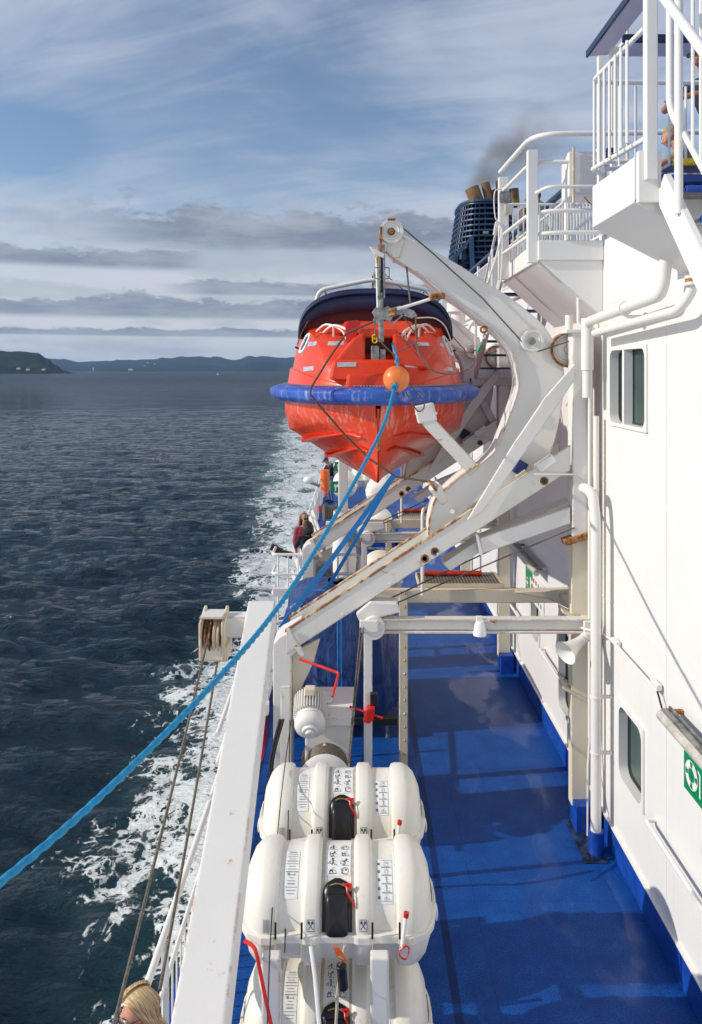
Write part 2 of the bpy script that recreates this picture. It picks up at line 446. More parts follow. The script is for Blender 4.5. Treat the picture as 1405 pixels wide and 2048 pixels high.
def arc(c, a, b, r, n=6):
    """corner c between points a and b rounded with radius r"""
    a, b, c = Vector(a), Vector(b), Vector(c)
    d1 = (a - c).normalized(); d2 = (b - c).normalized()
    p, q = c + d1 * r, c + d2 * r
    return [p * (1 - t) ** 2 + c * 2 * t * (1 - t) + q * t * t for t in [i / n for i in range(n + 1)]]
def rounded(pts, r, n=6):
    pts = [Vector(p) for p in pts]; out = [pts[0]]
    for i in range(1, len(pts) - 1): out += arc(pts[i], pts[i - 1], pts[i + 1], r, n)
    return out + [pts[-1]]
def spline(pts, n=8):
    pts = [Vector(p) for p in pts]; out = []
    for i in range(len(pts) - 1):
        p0 = pts[max(i - 1, 0)]; p1 = pts[i]; p2 = pts[i + 1]; p3 = pts[min(i + 2, len(pts) - 1)]
        for k in range(n):
            t = k / n
            out.append(.5 * ((2 * p1) + (p2 - p0) * t + (2 * p0 - 5 * p1 + 4 * p2 - p3) * t * t + (3 * p1 - p0 - 3 * p2 + p3) * t ** 3))
    return out + [pts[-1]]
def sag(p0, p1, s, n=16):
    p0 = Vector(p0); p1 = Vector(p1)
    return [p0.lerp(p1, i / n) - Vector((0, 0, s * 4 * (i / n) * (1 - i / n))) for i in range(n + 1)]
def rope(name, label, pts, r, m, cat='rope', n=8, group=None, parent=None):
    b = MB().tube(pts, r, n)
    o = b.build(name, m, parent, base=None if parent else pts[0])
    if parent is None: tag(o, label, cat, group)
    return o
def text_polys(txt):
    """outline mesh of a text, as (verts2d, faces), height about 1"""
    cu = bpy.data.curves.new('t', 'FONT'); cu.body = txt; cu.align_x = 'CENTER'; cu.align_y = 'CENTER'; cu.resolution_u = 3
    o = bpy.data.objects.new('t', cu); COL.objects.link(o)
    dg = bpy.context.evaluated_depsgraph_get(); me = o.evaluated_get(dg).to_mesh()
    vs = [(v.co.x, v.co.y) for v in me.vertices]; fs = [tuple(p.vertices) for p in me.polygons]
    o.evaluated_get(dg).to_mesh_clear(); bpy.data.objects.remove(o); bpy.data.curves.remove(cu)
    return vs, fs
TXT = {}
def put_text(b, txt, f, u, v, size, sx=1.0):
    if txt not in TXT: TXT[txt] = text_polys(txt)
    vs, fs = TXT[txt]
    b.add([f(u + x * size * sx, v + y * size) for x, y in vs], fs)

# ------------------------------------------------------------------ sea, land, air
def sea_mesh():
    b = MB(); rows = []
    ys = []; y = 8.0
    while y < 430: ys.append(y); y *= 1.0085
    while y < 26000: ys.append(y); y *= 1.09
    for y in ys:
        row = []; half = y * .62 + 6
        N = 230
        for i in range(N + 1):
            x = -half + 1.62 * half * i / N
            z = 0
            if y < 430:
                fade = min(1, 60 / y + .25) * max(0, 1 - (y / 425) ** 2)
                p = Vector((x * .16, y * .34, 0)); q = Vector((x * .55 + 9, y * .9, 3)); r_ = Vector((x * .05, y * .11, 7))
                z = (.8 * noise.noise(r_) + .62 * noise.noise(p) + .26 * noise.noise(q)) * fade
            row.append((x, y, SEA + z))
        rows.append(row)
    b.grid(rows, flip=False)
    # flat sheet beyond and around, well below the crests so it never shows through
    return b
def _sea(t):
    p = t.pos(); x, y, z = t.sep(p)
    dist = t.m('MAXIMUM', y, 10.0)
    u = t.comb(t.m('MULTIPLY', x, .55), y, 0.0)
    a = t.noise(u, .9, 7, .62, .3); c = t.noise(u, 4.5, 5, .6, .2); e = t.noise(u, .13, 4, .6); far = t.noise(u, .02, 5, .65)
    mid = t.noise(t.comb(t.m('MULTIPLY', x, .30), t.m('MULTIPLY', y, .9), 2.0), .38, 5, .6, .2)
    h = t.m('ADD', t.m('ADD', t.m('MULTIPLY', a, .66), t.m('MULTIPLY', c, .17)), t.m('MULTIPLY', e, .8))
    f2 = t.noise(t.comb(t.m('MULTIPLY', x, .3), y, 5.0), .085, 5, .6, .3); f3 = t.noise(t.comb(t.m('MULTIPLY', x, .25), y, 7.0), .022, 5, .62, .3)
    h = t.m('ADD', h, t.m('ADD', t.m('MULTIPLY', mid, 1.5), t.m('ADD', t.m('MULTIPLY', far, 2.0), t.m('ADD', t.m('MULTIPLY', f2, t.ss(y, 90, 500, .0, 6.0)), t.m('MULTIPLY', f3, t.ss(y, 300, 1800, .0, 30.0))))))
    # wake: foam band along the ship's side, wavering edge
    en = t.noise(t.comb(t.m('MULTIPLY', x, .09), t.m('MULTIPLY', y, .075), 2.0), 1.0, 5, .62)
    edge = t.m('ADD', t.m('MULTIPLY', t.m('MAXIMUM', t.m('SUBTRACT', y, 60.0), 0.0), -.075), -11.2)
    edge = t.m('ADD', edge, t.ss(y, 30, 20, 0, 2.6))
    s = t.m('ADD', t.m('SUBTRACT', x, edge), t.m('MULTIPLY', t.m('SUBTRACT', en, .5), 13.0))
    inside = t.ss(s, -2.2, 2.2)
    lob = t.noise(t.comb(t.m('MULTIPLY', x, .10), t.m('MULTIPLY', y, .16), 6.0), 1.0, 3, .5)
    wv = t.noise(p, .9, 5, .6, 0, col=True)

    vec = t.new('ShaderNodeVectorMath', operation='MULTIPLY_ADD'); t.put(vec.inputs[0], wv); vec.inputs[1].default_value = (1.5, 1.5, 0); t.put(vec.inputs[2], t.comb(x, y, 0.0)); wp = vec.outputs[0]
    cell = t.new('ShaderNodeTexVoronoi', feature='DISTANCE_TO_EDGE'); t.put(cell.inputs['Vector'], wp); cell.inputs['Scale'].default_value = 1.5
    cell2 = t.new('ShaderNodeTexVoronoi', feature='DISTANCE_TO_EDGE'); t.put(cell2.inputs['Vector'], wp); cell2.inputs['Scale'].default_value = 4.2
    web = t.m('MAXIMUM', t.ss(cell.outputs[0], .26, .02), t.m('MULTIPLY', t.ss(cell2.outputs[0], .20, .02), .75))
    fn = t.noise(t.comb(t.m('MULTIPLY', x, .8), t.m('MULTIPLY', y, .5), 0.0), .8, 8, .68, .7)
    core = t.m('MULTIPLY', t.ss(s, 1.5, 7.0), t.ss(lob, .34, .56))
    core = t.m('MULTIPLY', core, t.ss(y, 190, 60, .35, 1.0)); fn = t.m('ADD', t.m('MULTIPLY', fn, .8), t.m('MULTIPLY', t.noise(t.comb(x, t.m('MULTIPLY', y, .6), 1.0), 2.6, 6, .7, .9), .2))
    dens = t.m('ADD', t.m('ADD', fn, t.m('MULTIPLY', web, .17)), t.m('MULTIPLY', core, .25))
    foam = t.ss(t.m('ADD', dens, t.m('MULTIPLY', t.m('SUBTRACT', inside, 1.0), .20)), .61, .66)
    # far wake: churned pale water
    farw = t.m('MULTIPLY', inside, t.ss(y, 70, 150))
    # scattered whitecaps
    cap = t.m('MULTIPLY', t.ss(t.noise(t.comb(t.m('MULTIPLY', x, .22), t.m('MULTIPLY', y, .6), 5.0), .55, 6, .7), .735, .78), t.ss(y, 300, 60))
    foam = t.m('MAXIMUM', foam, t.m('MULTIPLY', cap, .8), clamp=True)
    water = t.mix(t.m('MULTIPLY', inside, t.ss(core, .0, .9, .25, 1.0)), (.002, .014, .026), (.026, .085, .085))
    water = t.mix(t.m('MULTIPLY', farw, .8), water, (.13, .22, .21))
    col = t.mix(foam, water, (.74, .77, .76))
    rough = t.m('ADD', t.ss(y, 60, 1500, .05, .22), t.m('MULTIPLY', foam, .5))
    bm = t.new('ShaderNodeBump'); t.put(bm.inputs['Height'], t.m('ADD', h, t.m('MULTIPLY', foam, .12))); t.put(bm.inputs['Strength'], t.ss(y, 150, 3000, .75, 1.0)); bm.inputs['Distance'].default_value = 1.5
    nn = t.vm('NORMALIZE', t.vm('ADD', bm.outputs[0], t.comb(0.0, t.ss(y, 20, 650, 0.0, -.30), 0.0)))
    setp(t, Base_Color=col, Roughness=rough, Normal=nn, Specular_Tint=(.72, .88, 1.0), Specular_IOR_Level=t.m('SUBTRACT', t.ss(y, 40, 1500, .40, .20), t.m('MULTIPLY', foam, .15)), IOR=1.33)
M_sea = mat('sea_water', _sea)
struct(sea_mesh().build('sea', M_sea))

def _land(t):
    p = t.pos(); n = t.noise(p, .012, 8, .7); f = t.noise(p, .06, 5, .7)
    setp(t, Base_Color=t.mix(t.ss(t.m('ADD', t.m('MULTIPLY', n, .6), t.m('MULTIPLY', f, .4)), .4, .62), (.010, .020, .010), (.035, .048, .024)), Roughness=.95, Specular_IOR_Level=.1)
M_land = mat('forest_land', _land)
def ridge(name, pts, Y, depth, seed, rough):
    """land whose skyline passes through pts (px, py) at distance Y"""
    xs = []; N = 150; rows = []
    x0, x1 = pts[0][0], pts[-1][0]
    prof = []
    for i in range(N + 1):
        px = x0 + (x1 - x0) * i / N
        for (a, b_) in zip(pts, pts[1:]):
            if a[0] <= px <= b_[0]:
                t = (px - a[0]) / (b_[0] - a[0]); py = a[1] + (b_[1] - a[1]) * (t * t * (3 - 2 * t)); break
        prof.append(((px - 715) / F * Y, max(0, EYE - (py - 740) / F * Y - SEA)))
    K = 16
    for k in range(K + 1):
        q = k / K; row = []
        hf = sin(min(1, q * 1.25) * pi / 2) if q < .8 else 1 - (q - .8) / .2 * .9
        for i, (x, h) in enumerate(prof):
            yy = Y - depth * (1 - q) * (.75 + .25 * noise.noise(Vector((x * .002, seed, 0))))
            nz = noise.fractal(Vector((x * .006, yy * .006, seed)), 1.0, 2.1, 4)
            hh = h * hf * (1 + rough * nz) if k else -2
            row.append((x * yy / Y, yy, SEA + hh))
        rows.append(row)
    return struct(MB().grid(rows).build(name, M_land))
ridge('headland_hill', [(-160, 696), (-60, 700), (0, 702), (45, 703), (75, 707), (95, 717), (112, 730), (128, 741), (150, 747)], 4700, 650, 3.3, .05)
ridge('headland_shore', [(-150, 733), (0, 735), (30, 734), (60, 738), (85, 737), (110, 741), (130, 742), (146, 747)], 4050, 120, 8.1, .5)
ridge('far_hills', [(60, 722), (105, 719), (125, 719), (155, 725), (200, 723), (250, 721), (300, 720), (330, 717), (385, 714), (430, 715), (470, 721), (500, 715), (530, 713), (560, 716), (600, 716), (700, 719), (850, 712), (960, 718), (1100, 722)], 14500, 3000, 1.3, .10)
ridge('nearer_far_hills', [(120, 741), (150, 733), (230, 730), (300, 732), (360, 727), (400, 729), (450, 733), (480, 728), (530, 723), (580, 726), (640, 730), (760, 727), (900, 735), (1000, 741)], 11500, 1500, 5.7, .16)
ridge('low_island', [(196, 743), (212, 740), (225, 738.6), (238, 740), (262, 740.6), (300, 740.4), (334, 742.2)], 9000, 300, 2.7, .5)
def far_building(label, px, py, Y, wd, ht, name='lighthouse', cat='lighthouse', group=None):
    p = A(px, py, Y)
    r_ = thing(name, label, cat, p, group)
    MB().box(p + Vector((0, 0, ht / 2)), (wd, wd, ht)).build('wall', M_signw, r_)
    MB().prism([(p.x - wd * .55, p.z + ht), (p.x + wd * .55, p.z + ht), (p.x, p.z + ht + wd * .45)], p.y - wd * .5, p.y + wd * .5).build('roof', plain('roof_paint', (.25, .1, .06), .8) if 'roof_paint' not in MATS else MATS['roof_paint'], r_)
far_building('white lighthouse tower at the left end of the low islands', 187, 741, 8800, 9, 34)
far_building('wide white ferry-sized building on the low island right of the lighthouse', 262, 741, 8800, 42, 22, 'house', 'house')
for k, (px, py) in enumerate([(57, 741), (38, 739), (88, 741)]):
    far_building(['pale house highest among the trees on the headland shore', 'pale house furthest left on the headland shore', 'pale house nearest the tip of the headland shore'][k], px, py, 4000, 16, 9, 'house', 'house', 'houses on the headland shore')
for k, (px, py) in enumerate([(290, 733), (310, 729), (296, 726), (545, 733), (556, 736), (567, 734)]):
    far_building('tiny pale house on the wooded slope across the water', px, py, 11300 if py > 730 else 12500, 26, 15, 'house', 'house', 'tiny houses across the water')
q = A(436, 750, 2870)
sb = thing('sailboat', 'tiny sailboat with a white sail far out on the sea', 'sailboat', q)
MB().prism([(q.x - 5, q.z + 2), (q.x + 5, q.z + 2), (q.x + 3.5, q.z), (q.x - 4, q.z)], q.y - 1.5, q.y + 1.5).build('hull', M_signw, sb)
MB().prism([(q.x - 3, q.z + 2.3), (q.x + 1.6, q.z + 2.3), (q.x + 1.4, q.z + 15)], q.y - .1, q.y + .1).build('sail', M_signw, sb)

hb = MB().box((-500, 8800, 230), (23000, 19400, 490)).build('haze', bpy.data.materials.new('haze_air')); hb['kind'] = 'stuff'
hm = hb.data.materials[0]; hm.use_nodes = True; t = NT(hm.node_tree); t.n.clear()
pv = t.new('ShaderNodeVolumePrincipled'); pv.inputs['Color'].default_value = (.36, .60, 1, 1); pv.inputs['Density'].default_value = 3.2e-5; pv.inputs['Anisotropy'].default_value = .1
t.l.new(pv.outputs[0], t.new('ShaderNodeOutputMaterial').inputs['Volume'])
for o in list(COL.objects): pass
# ------------------------------------------------------------------ the ship: deck, sides, superstructure
WX = 2.7                       # superstructure side
EX = -1.45                     # deck edge
TOP = EYE + 1.4                # upper deck level
struct(MB().box(((EX + WX) / 2, 19.5, -.15), (WX - EX, 43, .3)).build('boat_deck', M_deck))
hull = MB().box((6.0, 19.5, -7.8), (14.8, 44, 14.9)).build('ship_hull', M_white, base=(6, 19.5, -14)); tag(hull, 'white side of the ship falling to the water below the boat deck', 'ship hull')
MB().prism([(EX - .04, -.02), (EX + .06, -.02), (EX + .06, .10), (EX - .04, .10)], -2, 41).build('deck_edge_kerb', M_bluep, hull, bevel=.01)

# wall built as panels around the window openings (openings in Y and z)
opens = [(6.96, 7.99, 4.52, 5.34), (7.04, 7.72, .93, 1.72), (9.42, 10.02, .62, 1.75), (11.05, 11.62, 1.0, 1.86), (13.4, 14.1, 1.0, 1.86), (17.0, 17.7, 1.0, 1.86), (21, 21.7, 1, 1.86)]
sw = thing('ship_superstructure', 'long white side wall of the ship with rounded windows and blue skirting along the deck', 'ship wall', (WX, 6, 0))
def wall_panels():
    b = MB(); y0, y1 = -2.0, 41.0
    ys = sorted({y0, y1, *[o[0] for o in opens], *[o[1] for o in opens]})
    for a, c in zip(ys, ys[1:]):
        zs = [0.0]
        for o in sorted(opens, key=lambda o: o[2]):
            if o[0] <= a + 1e-6 and o[1] >= c - 1e-6: zs += [o[2], o[3]]
        zs.append(TOP - .002)
        for z0, z1 in zip(zs[::2], zs[1::2]):
            b.add([(WX, a, z0), (WX, c, z0), (WX, c, z1), (WX, a, z1)], [(0, 1, 2, 3)])
    b.add([(WX + .15, -2, 0), (WX + .15, 41, 0), (WX + .15, 41, TOP - .2), (WX + .15, -2, TOP - .2)], [(0, 1, 2, 3)])
    b.add([(WX, -2, 0), (WX + 9, -2, 0), (WX + 9, -2, TOP), (WX, -2, TOP)], [(0, 1, 2, 3)])
    b.add([(WX, 41, 0), (WX + 9, 41, 0), (WX + 9, 41, TOP), (WX, 41, TOP)], [(3, 2, 1, 0)])
    return b
wall_panels().build('wall', M_wall, sw)
# vertical and horizontal weld beads
b = MB()
for y in (6.55, 9.05, 12.6, 15.2, 18, 21): b.box((WX - .001, y, 3.2), (.006, .012, 6.3))
for z in (2.62, 3.9): b.box((WX - .0015, 19.5, z), (.006, 42.9, .012))
b.build('weld_seam', M_wall, sw)
MB().box((WX - .012, 19.5, .14), (.022, 42.9, .28)).build('skirting', M_bluep, sw, bevel=.004)
MB().box((WX - .016, 19.5, .288), (.03, 42.9, .014)).build('skirting_bead', M_wall, sw)
def rrect(y0, y1, z0, z1, r, n=6):
    pts = []
    for cy, cz, a in ((y1 - r, z1 - r, 0), (y0 + r, z1 - r, 90), (y0 + r, z0 + r, 180), (y1 - r, z0 + r, 270)):
        for k in range(n + 1):
            t = R(a + 90 * k / n); pts.append((cy + r * cos(t), cz + r * sin(t)))
    return pts
def ring(b, outer, inner, x0, x1):
    n = len(outer)
    for (o, i, x, fl) in ((outer, inner, x0, 0), (outer, inner, x1, 1)):
        vs = [(x, *p) for p in o] + [(x, *p) for p in i]
        b.add(vs, [((k, (k + 1) % n, (k + 1) % n + n, k + n) if fl else (k, k + n, (k + 1) % n + n, (k + 1) % n)) for k in range(n)])
    for pts, fl in ((outer, 0), (inner, 1)):
        vs = [(x0, *p) for p in pts] + [(x1, *p) for p in pts]
        b.add(vs, [((k, (k + 1) % n, (k + 1) % n + n, k + n) if not fl else (k, k + n, (k + 1) % n + n, (k + 1) % n)) for k in range(n)], True)
def window(o, r=.11, mull=False):
    y0, y1, z0, z1 = o
    b = MB(); out = rrect(y0 - .005, y1 + .005, z0 - .005, z1 + .005, .012); inn = rrect(y0 + .035, y1 - .035, z0 + .035, z1 - .035, r)
    ring(b, out, inn, WX - .022, WX + .10)
    if mull: b.box((WX + .03, (y0 + y1) / 2 + .10, (z0 + z1) / 2), (.10, .045, z1 - z0))
    fr = b.build('window', M_wall, sw, bevel=.008)
    b = MB(); inn2 = rrect(y0 + .03, y1 - .03, z0 + .03, z1 - .03, r); inn3 = rrect(y0 + .05, y1 - .05, z0 + .05, z1 - .05, r - .01)
    ring(b, inn2, inn3, WX + .070, WX + .094); b.build('gasket', M_gasket, fr)
    b = MB(); b.add([(WX + .085, *p) for p in inn2], [list(range(len(inn2)))]); b.build('pane', M_glass, fr)
    if mull:
        b = MB()
        for k in range(5):
            yy = y0 + .1 + k * .028; b.box((WX + .12, yy, (z0 + z1) / 2), (.01, .02, z1 - z0))
        b.build('curtain', M_band, fr)
for i, o in enumerate(opens): window(o, .11 if i else .09, i == 0)
# grab rails on the wall
for (ya, yb, z) in ((6.78, 5.3, 1.03), (10.75, 9.65, 1.10), (14.9, 14.3, 1.1), (13.0, 12.1, 1.1)):
    MB().tube(rounded([(WX, ya, z), (WX - .09, ya, z), (WX - .09, yb, z), (WX, yb, z)], .05), .02, 10).build('grab_rail', M_wall, sw)
# upper deck slab and set-back house
MB().box((WX + .03, 19.5, TOP - .05), (.062, 42.96, .14)).build('deck_edge_coaming', M_wall, sw, bevel=.006)
MB().box((WX + 4.56, 19.5, TOP - .06), (8.98, 43, .12)).build('upper_deck_floor', M_bluep, sw)
MB().box((WX + .06, 25.6, TOP - .08), (.26, 30, .22)).build('deck_edge_fascia', M_wall, sw, bevel=.01)

# upper deck railing running aft: rails, balusters, dark cap
rl = thing('upper_deck_railing', 'long white barred railing with a dark cap along the upper deck towards the funnel', 'railing', (2.78, 10.2, TOP))
b = MB()
for z in (.13, .86): b.tube([(2.78, 8.3, TOP + z), (2.78, 36, TOP + z)], .018, 8)
for i in range(0, 20): b.box((2.78, 8.5 + 1.45 * i, TOP + .48), (.05, .09, 1.0))
b.build('rail_frame', M_rail, rl)
b = MB()
for i in range(0, 205): b.box((2.78, 8.4 + .135 * i, TOP + .5), (.018, .018, .72))
o = b.build('balusters', M_rail, rl)
MB().box((2.78, 22.2, TOP + 1.01), (.10, 28, .05)).build('cap', M_navy, rl, bevel=.012)

# ---- boarding platform one: the wing with tube rails
def wing(name, label, x0, x1, y0, y1, ft, fb, drop):
    t_ = thing(name, label, 'platform', (x0, y0, TOP - .2))
    MB().prism([(x0, ft), (x1, ft), (x1, fb), (x0, fb)], y0, y1).build('platform', M_wall, t_, bevel=.012)
    # sloping bracket under it, down to the wall
    b = MB(); e = .03
    vs = [(x0 + .02, y0 + e, fb), (x1, y0 + e, fb), (x1, y0 + e, fb - drop), (x0 + .02, y1 - e, fb), (x1, y1 - e, fb), (x1, y1 - e, fb - drop)]
    b.add(vs, [(0, 1, 2), (3, 5, 4), (0, 2, 5, 3), (1, 4, 5, 2), (0, 3, 4, 1)]); b.build('bracket', M_wall, t_, bevel=.006)
    return t_
P1 = wing('side_platform', 'white side platform with curved tube rails and a locker, jutting out over the stairs', 1.98, WX - .003, 8.2, 10.3, EYE + 1.42, EYE + 1.20, .62)
def post(b, x, y, z0, z1, w=.16, d=.06): b.box((x, y, (z0 + z1) / 2), (w, d, z1 - z0))
zf = EYE + 1.32
b = MB(); b.box((1.93, 8.27, zf + .48), (.115, .08, 1.24)); b.build('rail_post', M_rail, P1, bevel=.008)
b = MB(); b.box((1.86, 9.55, zf + .48), (.125, .08, 1.30)); b.build('rail_post', M_rail, P1, bevel=.008)
for k, h in enumerate((1.26, .98, .42, .18)):
    xo = 1.93
    pts = rounded([(1.85, 9.7, zf + h - .02), (xo, 8.2, zf + h), (xo + 1.9, 8.12, zf + h)], .32, 8)
    if k == 1: pts = rounded([(1.85, 9.7, zf + h - .02), (xo, 8.3, zf + h), (xo + .86, 8.2, zf + h - .02), (xo + .9, 8.2, zf + h - .02)], .25, 8)
    MB().tube(pts, .023 if k else .029, 10).build('rail', M_rail, P1)
MB().tube(rounded([(1.96, 8.25, zf + .62), (2.05, 8.1, zf + .66), (2.9, 8.1, zf + .66)], .1), .02, 10).build('rail', M_rail, P1)
# box locker on the rails
lk = thing('locker_box', 'white metal locker box strapped behind the platform rails', 'locker', (2.55, 8.35, zf + .6))
MB().box((2.52, 8.38, zf + .83), (.40, .30, .50)).build('case', M_white, lk, bevel=.015)
MB().box((2.53, 8.222, zf + .83), (.32, .014, .42)).build('door', M_white, lk, bevel=.006)
MB().tube([(2.36, 8.19, zf + .40), (2.36, 8.19, zf + 1.12)], .014, 8).build('strap_post', M_cream, lk)
MB().tube(spline([(2.50, 8.25, zf + .58), (2.55, 8.2, zf + .50), (2.63, 8.2, zf + .52), (2.68, 8.2, zf + .6)]), .008, 6).build('cable', M_rust, lk)
g = thing('globe_lamp', 'white dome lamp above the platform rail beside the locker', 'lamp', (2.72, 8.6, zf + 1.1))
MB().ball((2.78, 8.6, zf + 1.14), .085, 16, 10).build('dome', M_signw, g)
MB().cyl((2.78, 8.6, zf + .9), (2.78, 8.6, zf + 1.1), .03, 12).build('stem', M_white, g)
b = MB()
for x in [2.05 + .075 * i for i in range(0, 22)]:
    b.box((x, 10.6, TOP + .5), (.016, .016, .9))
b.tube([(2.0, 10.6, TOP + .94), (3.9, 10.6, TOP + .94)], .02, 8)
b.build('screen_rail', M_rail, P1)

# floodlight with hanging rope on the outer rail post
fl = thing('rail_floodlight', 'small grey floodlight with looped cables clamped to the outer platform post', 'floodlight', (1.84, 9.4, zf + .8))
MB().box((1.86, 9.45, zf + .86), (.13, .10, .13)).build('lamp_head', M_steel, fl, bevel=.015)
MB().box((1.90, 9.43, zf + .70), (.10, .09, .12)).build('ballast_box', M_lamp, fl, bevel=.01)
MB().tube(spline([(1.80, 9.4, zf + .95), (1.72, 9.4, zf + .9), (1.73, 9.4, zf + .6), (1.82, 9.42, zf + .4), (1.80, 9.42, zf - .2)]), .008, 6).build('cable', M_white, fl)
for k in range(2):
    rope('hanging_line', ['white looped line hanging beside the outer platform post', 'thin grey pole line leaning below the outer platform post'][k],
         spline([A(990 - 2 * k, 470, 9.5), A(993, 445, 9.5), A(1000, 452, 9.5), A(1001, 480, 9.5), A(990 - 6 * k, 520 + 20 * k, 9.5), A(976 - 8 * k, 575 + 10 * k, 9.5)]), .012 if k else .009, M_white, 'line')

# ---- second wing: stairs up from the camera's deck
P2 = thing('stair_head_platform', 'white stair-head platform with tall barred railing at the upper right', 'platform', (1.95, 5.3, TOP - .2))
x0 = 1.95
MB().prismx([(5.28, EYE + 1.18), (6.22, EYE + 1.18), (6.22, EYE + 1.52), (5.28, EYE + 1.50)], x0, x0 + .02).build('side_plate', M_wall, P2, bevel=.004)
MB().box((2.33, 5.76, EYE + 1.36), (.68, .90, .05)).build('platform', M_bluep, P2)
b = MB(); b.add([(x0, 5.28, EYE + 1.18), (x0, 6.22, EYE + 1.18), (WX, 6.22, EYE + .80), (WX, 5.28, EYE + .80), (x0 + .02, 5.28, EYE + 1.22), (x0 + .02, 6.22, EYE + 1.22), (WX, 6.22, EYE + 1.22), (WX, 5.28, EYE + 1.22)], [(0, 3, 2, 1), (4, 5, 6, 7), (0, 4, 7, 3), (1, 2, 6, 5), (0, 1, 5, 4)])
b.build('underside', M_wall, P2)
MB().box((2.04, 5.25, EYE + 1.35), (.16, .05, .36)).build('corner_plate', M_wall, P2, bevel=.005)
MB().box((2.04, 5.22, EYE + 2.25), (.082, .07, 1.86)).build('main_post', M_rail, P2, bevel=.008)
for (xx, yy, rr, pts) in ((0, 0, .025, [(2.105, 5.05, EYE + 3.3), (2.105, 5.05, EYE + 1.75), (2.17, 4.92, EYE + 1.50)]), (0, 0, .027, [(2.10, 4.9, EYE + 3.3), (2.10, 4.9, EYE + 1.02)])):
    MB().tube(rounded(pts, .1), rr, 12).build('rail', M_rail, P2)
b = MB()
b.tube(rounded([(2.02, 5.27, EYE + 2.40), (x0 - .01, 6.2, EYE + 2.38), (3.6, 6.28, EYE + 2.40)], .10), .020, 10)
b.tube(rounded([(2.02, 5.25, EYE + 1.62), (x0 - .01, 6.24, EYE + 1.66), (2.25, 6.3, EYE + 1.70)], .08), .020, 10)
b.build('rail', M_rail, P2)
for k in range(7):
    yy = 5.42 + k * .125
    MB().tube([(x0, yy, EYE + 1.64), (x0, yy, EYE + 2.38)], .012, 8).build('baluster', M_rail, P2)
MB().box((2.02, 6.22, EYE + 2.05), (.05, .05, 1.1)).build('rail_post', M_rail, P2)
for k in range(9):
    MB().tube([(2.2 + .14 * k, 6.3, EYE + 1.5), (2.2 + .14 * k, 6.3, EYE + 2.38)], .011, 8).build('baluster', M_rail, P2)

ST = thing('steep_stairs', 'steep white stairs with yellow and blue nosed treads coming down at the right edge', 'stairs', (2.2, 4.6, EYE - 1.6))
sl = Vector((0, -.70, -.78)).normalized()
s0 = Vector((2.13, 5.22, EYE + 1.28))
MB().bar(s0, s0 + sl * 4.2, .05, .20, (0, 1, 0)).build('stringer', M_rail, ST, bevel=.006)
MB().bar(s0 + Vector((.95, 0, 0)), s0 + sl * 4.2 + Vector((.95, 0, 0)), .05, .20, (0, 1, 0)).build('stringer', M_rail, ST, bevel=.006)
for k in range(13):
    c = s0 + Vector((.5, .16, .18)) + Vector((0, -.22, -.245)) * k
    t1 = MB().box(c, (.84, .24, .03)).build('tread', M_steel, ST, bevel=.004)
    MB().tube([(c.x - .42, c.y - .12, c.z), (c.x + .42, c.y - .12, c.z)], .025, 10).build('nosing', M_yellow if k == 0 else M_bluep, t1)
for dz, rr in ((1.38, .024), (.30, .020)):
    p0 = s0 + Vector((0, -.28, dz)); MB().tube([p0 + Vector((0, .03, .05)), p0 + sl * 3.6], rr, 10).build('handrail', M_rail, ST)
MB().tube([A(1325, -20, 4.6), A(1325, -10, 4.6), A(1420, 120, 4.15), A(1520, 250, 3.8)], .030, 12).build('handrail', M_rail, ST)
for k in range(11):
    p = s0 + Vector((0, -.38, 0)) + sl * (.12 + .17 * k)
    MB().tube([p + Vector((0, 0, .22)), p + Vector((0, 0, 1.28))], .012, 8).build('baluster', M_rail, ST)

# navy-edged ledge of the deck above and its post
lg = thing('navy_edged_ledge', 'open white ledge frame with a dark navy edge against the sky at top right', 'ledge', (2.9, 9.4, EYE + 3.9))
zt = EYE + 3.93
MB().prism([(2.9, zt), (3.14, zt + .02), (3.14, zt + .07), (2.9, zt + .07)], 5.6, 9.4).build('soffit', M_white, lg)
MB().box((2.885, 7.5, zt + .035), (.03, 3.86, .085)).build('edge_strip', M_navy, lg, bevel=.008)
MB().prismx([(9.08, zt + .02), (9.4, zt), (9.4, zt + .07), (9.08, zt + .07)], 3.22, 6.4).build('soffit', M_white, lg)
MB().box((4.85, 9.06, zt + .075), (3.3, .03, .10)).build('edge_strip', M_navy, lg, bevel=.008)
MB().box((3.17, 9.25, TOP + 1.3), (.09, .09, 2.55)).build('post', M_rail, lg)
mp = MB().tube([(4.32, 12, TOP), (4.32, 12, TOP + 8)], .022, 10).build('pole', plain('pale_yellow_paint', (.72, .60, .36), .5), base=(4.32, 12, TOP)); tag(mp, 'slim pale yellow pole rising behind the stair-head railing', 'pole')

# inclined ladder between landing and platform one
LD = thing('inclined_ladder', 'inclined ladder with dark blue treads between landing and side platform, behind the curved arm', 'stairs', (2.2, 11.5, EYE - .15))
la, lb = Vector((2.0, 12.7, EYE - .12)), Vector((2.0, 10.3, EYE + 1.36))
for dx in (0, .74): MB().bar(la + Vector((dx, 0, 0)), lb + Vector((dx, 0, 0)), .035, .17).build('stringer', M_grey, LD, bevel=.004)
for k in range(7):
    c = la.lerp(lb, (k + .6) / 7) + Vector((.37, 0, .02)); MB().box(c, (.70, .22, .035)).build('tread', M_bluedk, LD, bevel=.004)
MB().tube([la + Vector((0, 0, .9)), lb + Vector((0, 0, .95))], .018, 8).build('handrail', M_rail, LD)
for k in range(4): MB().tube([la.lerp(lb, k / 3), la.lerp(lb, k / 3) + Vector((0, 0, .92))], .014, 8).build('rail_post', M_rail, LD)
LN = thing('landing_platform', 'blue floored landing under the inclined ladder beside the lifeboat', 'platform', (2.3, 13.4, EYE - .2))
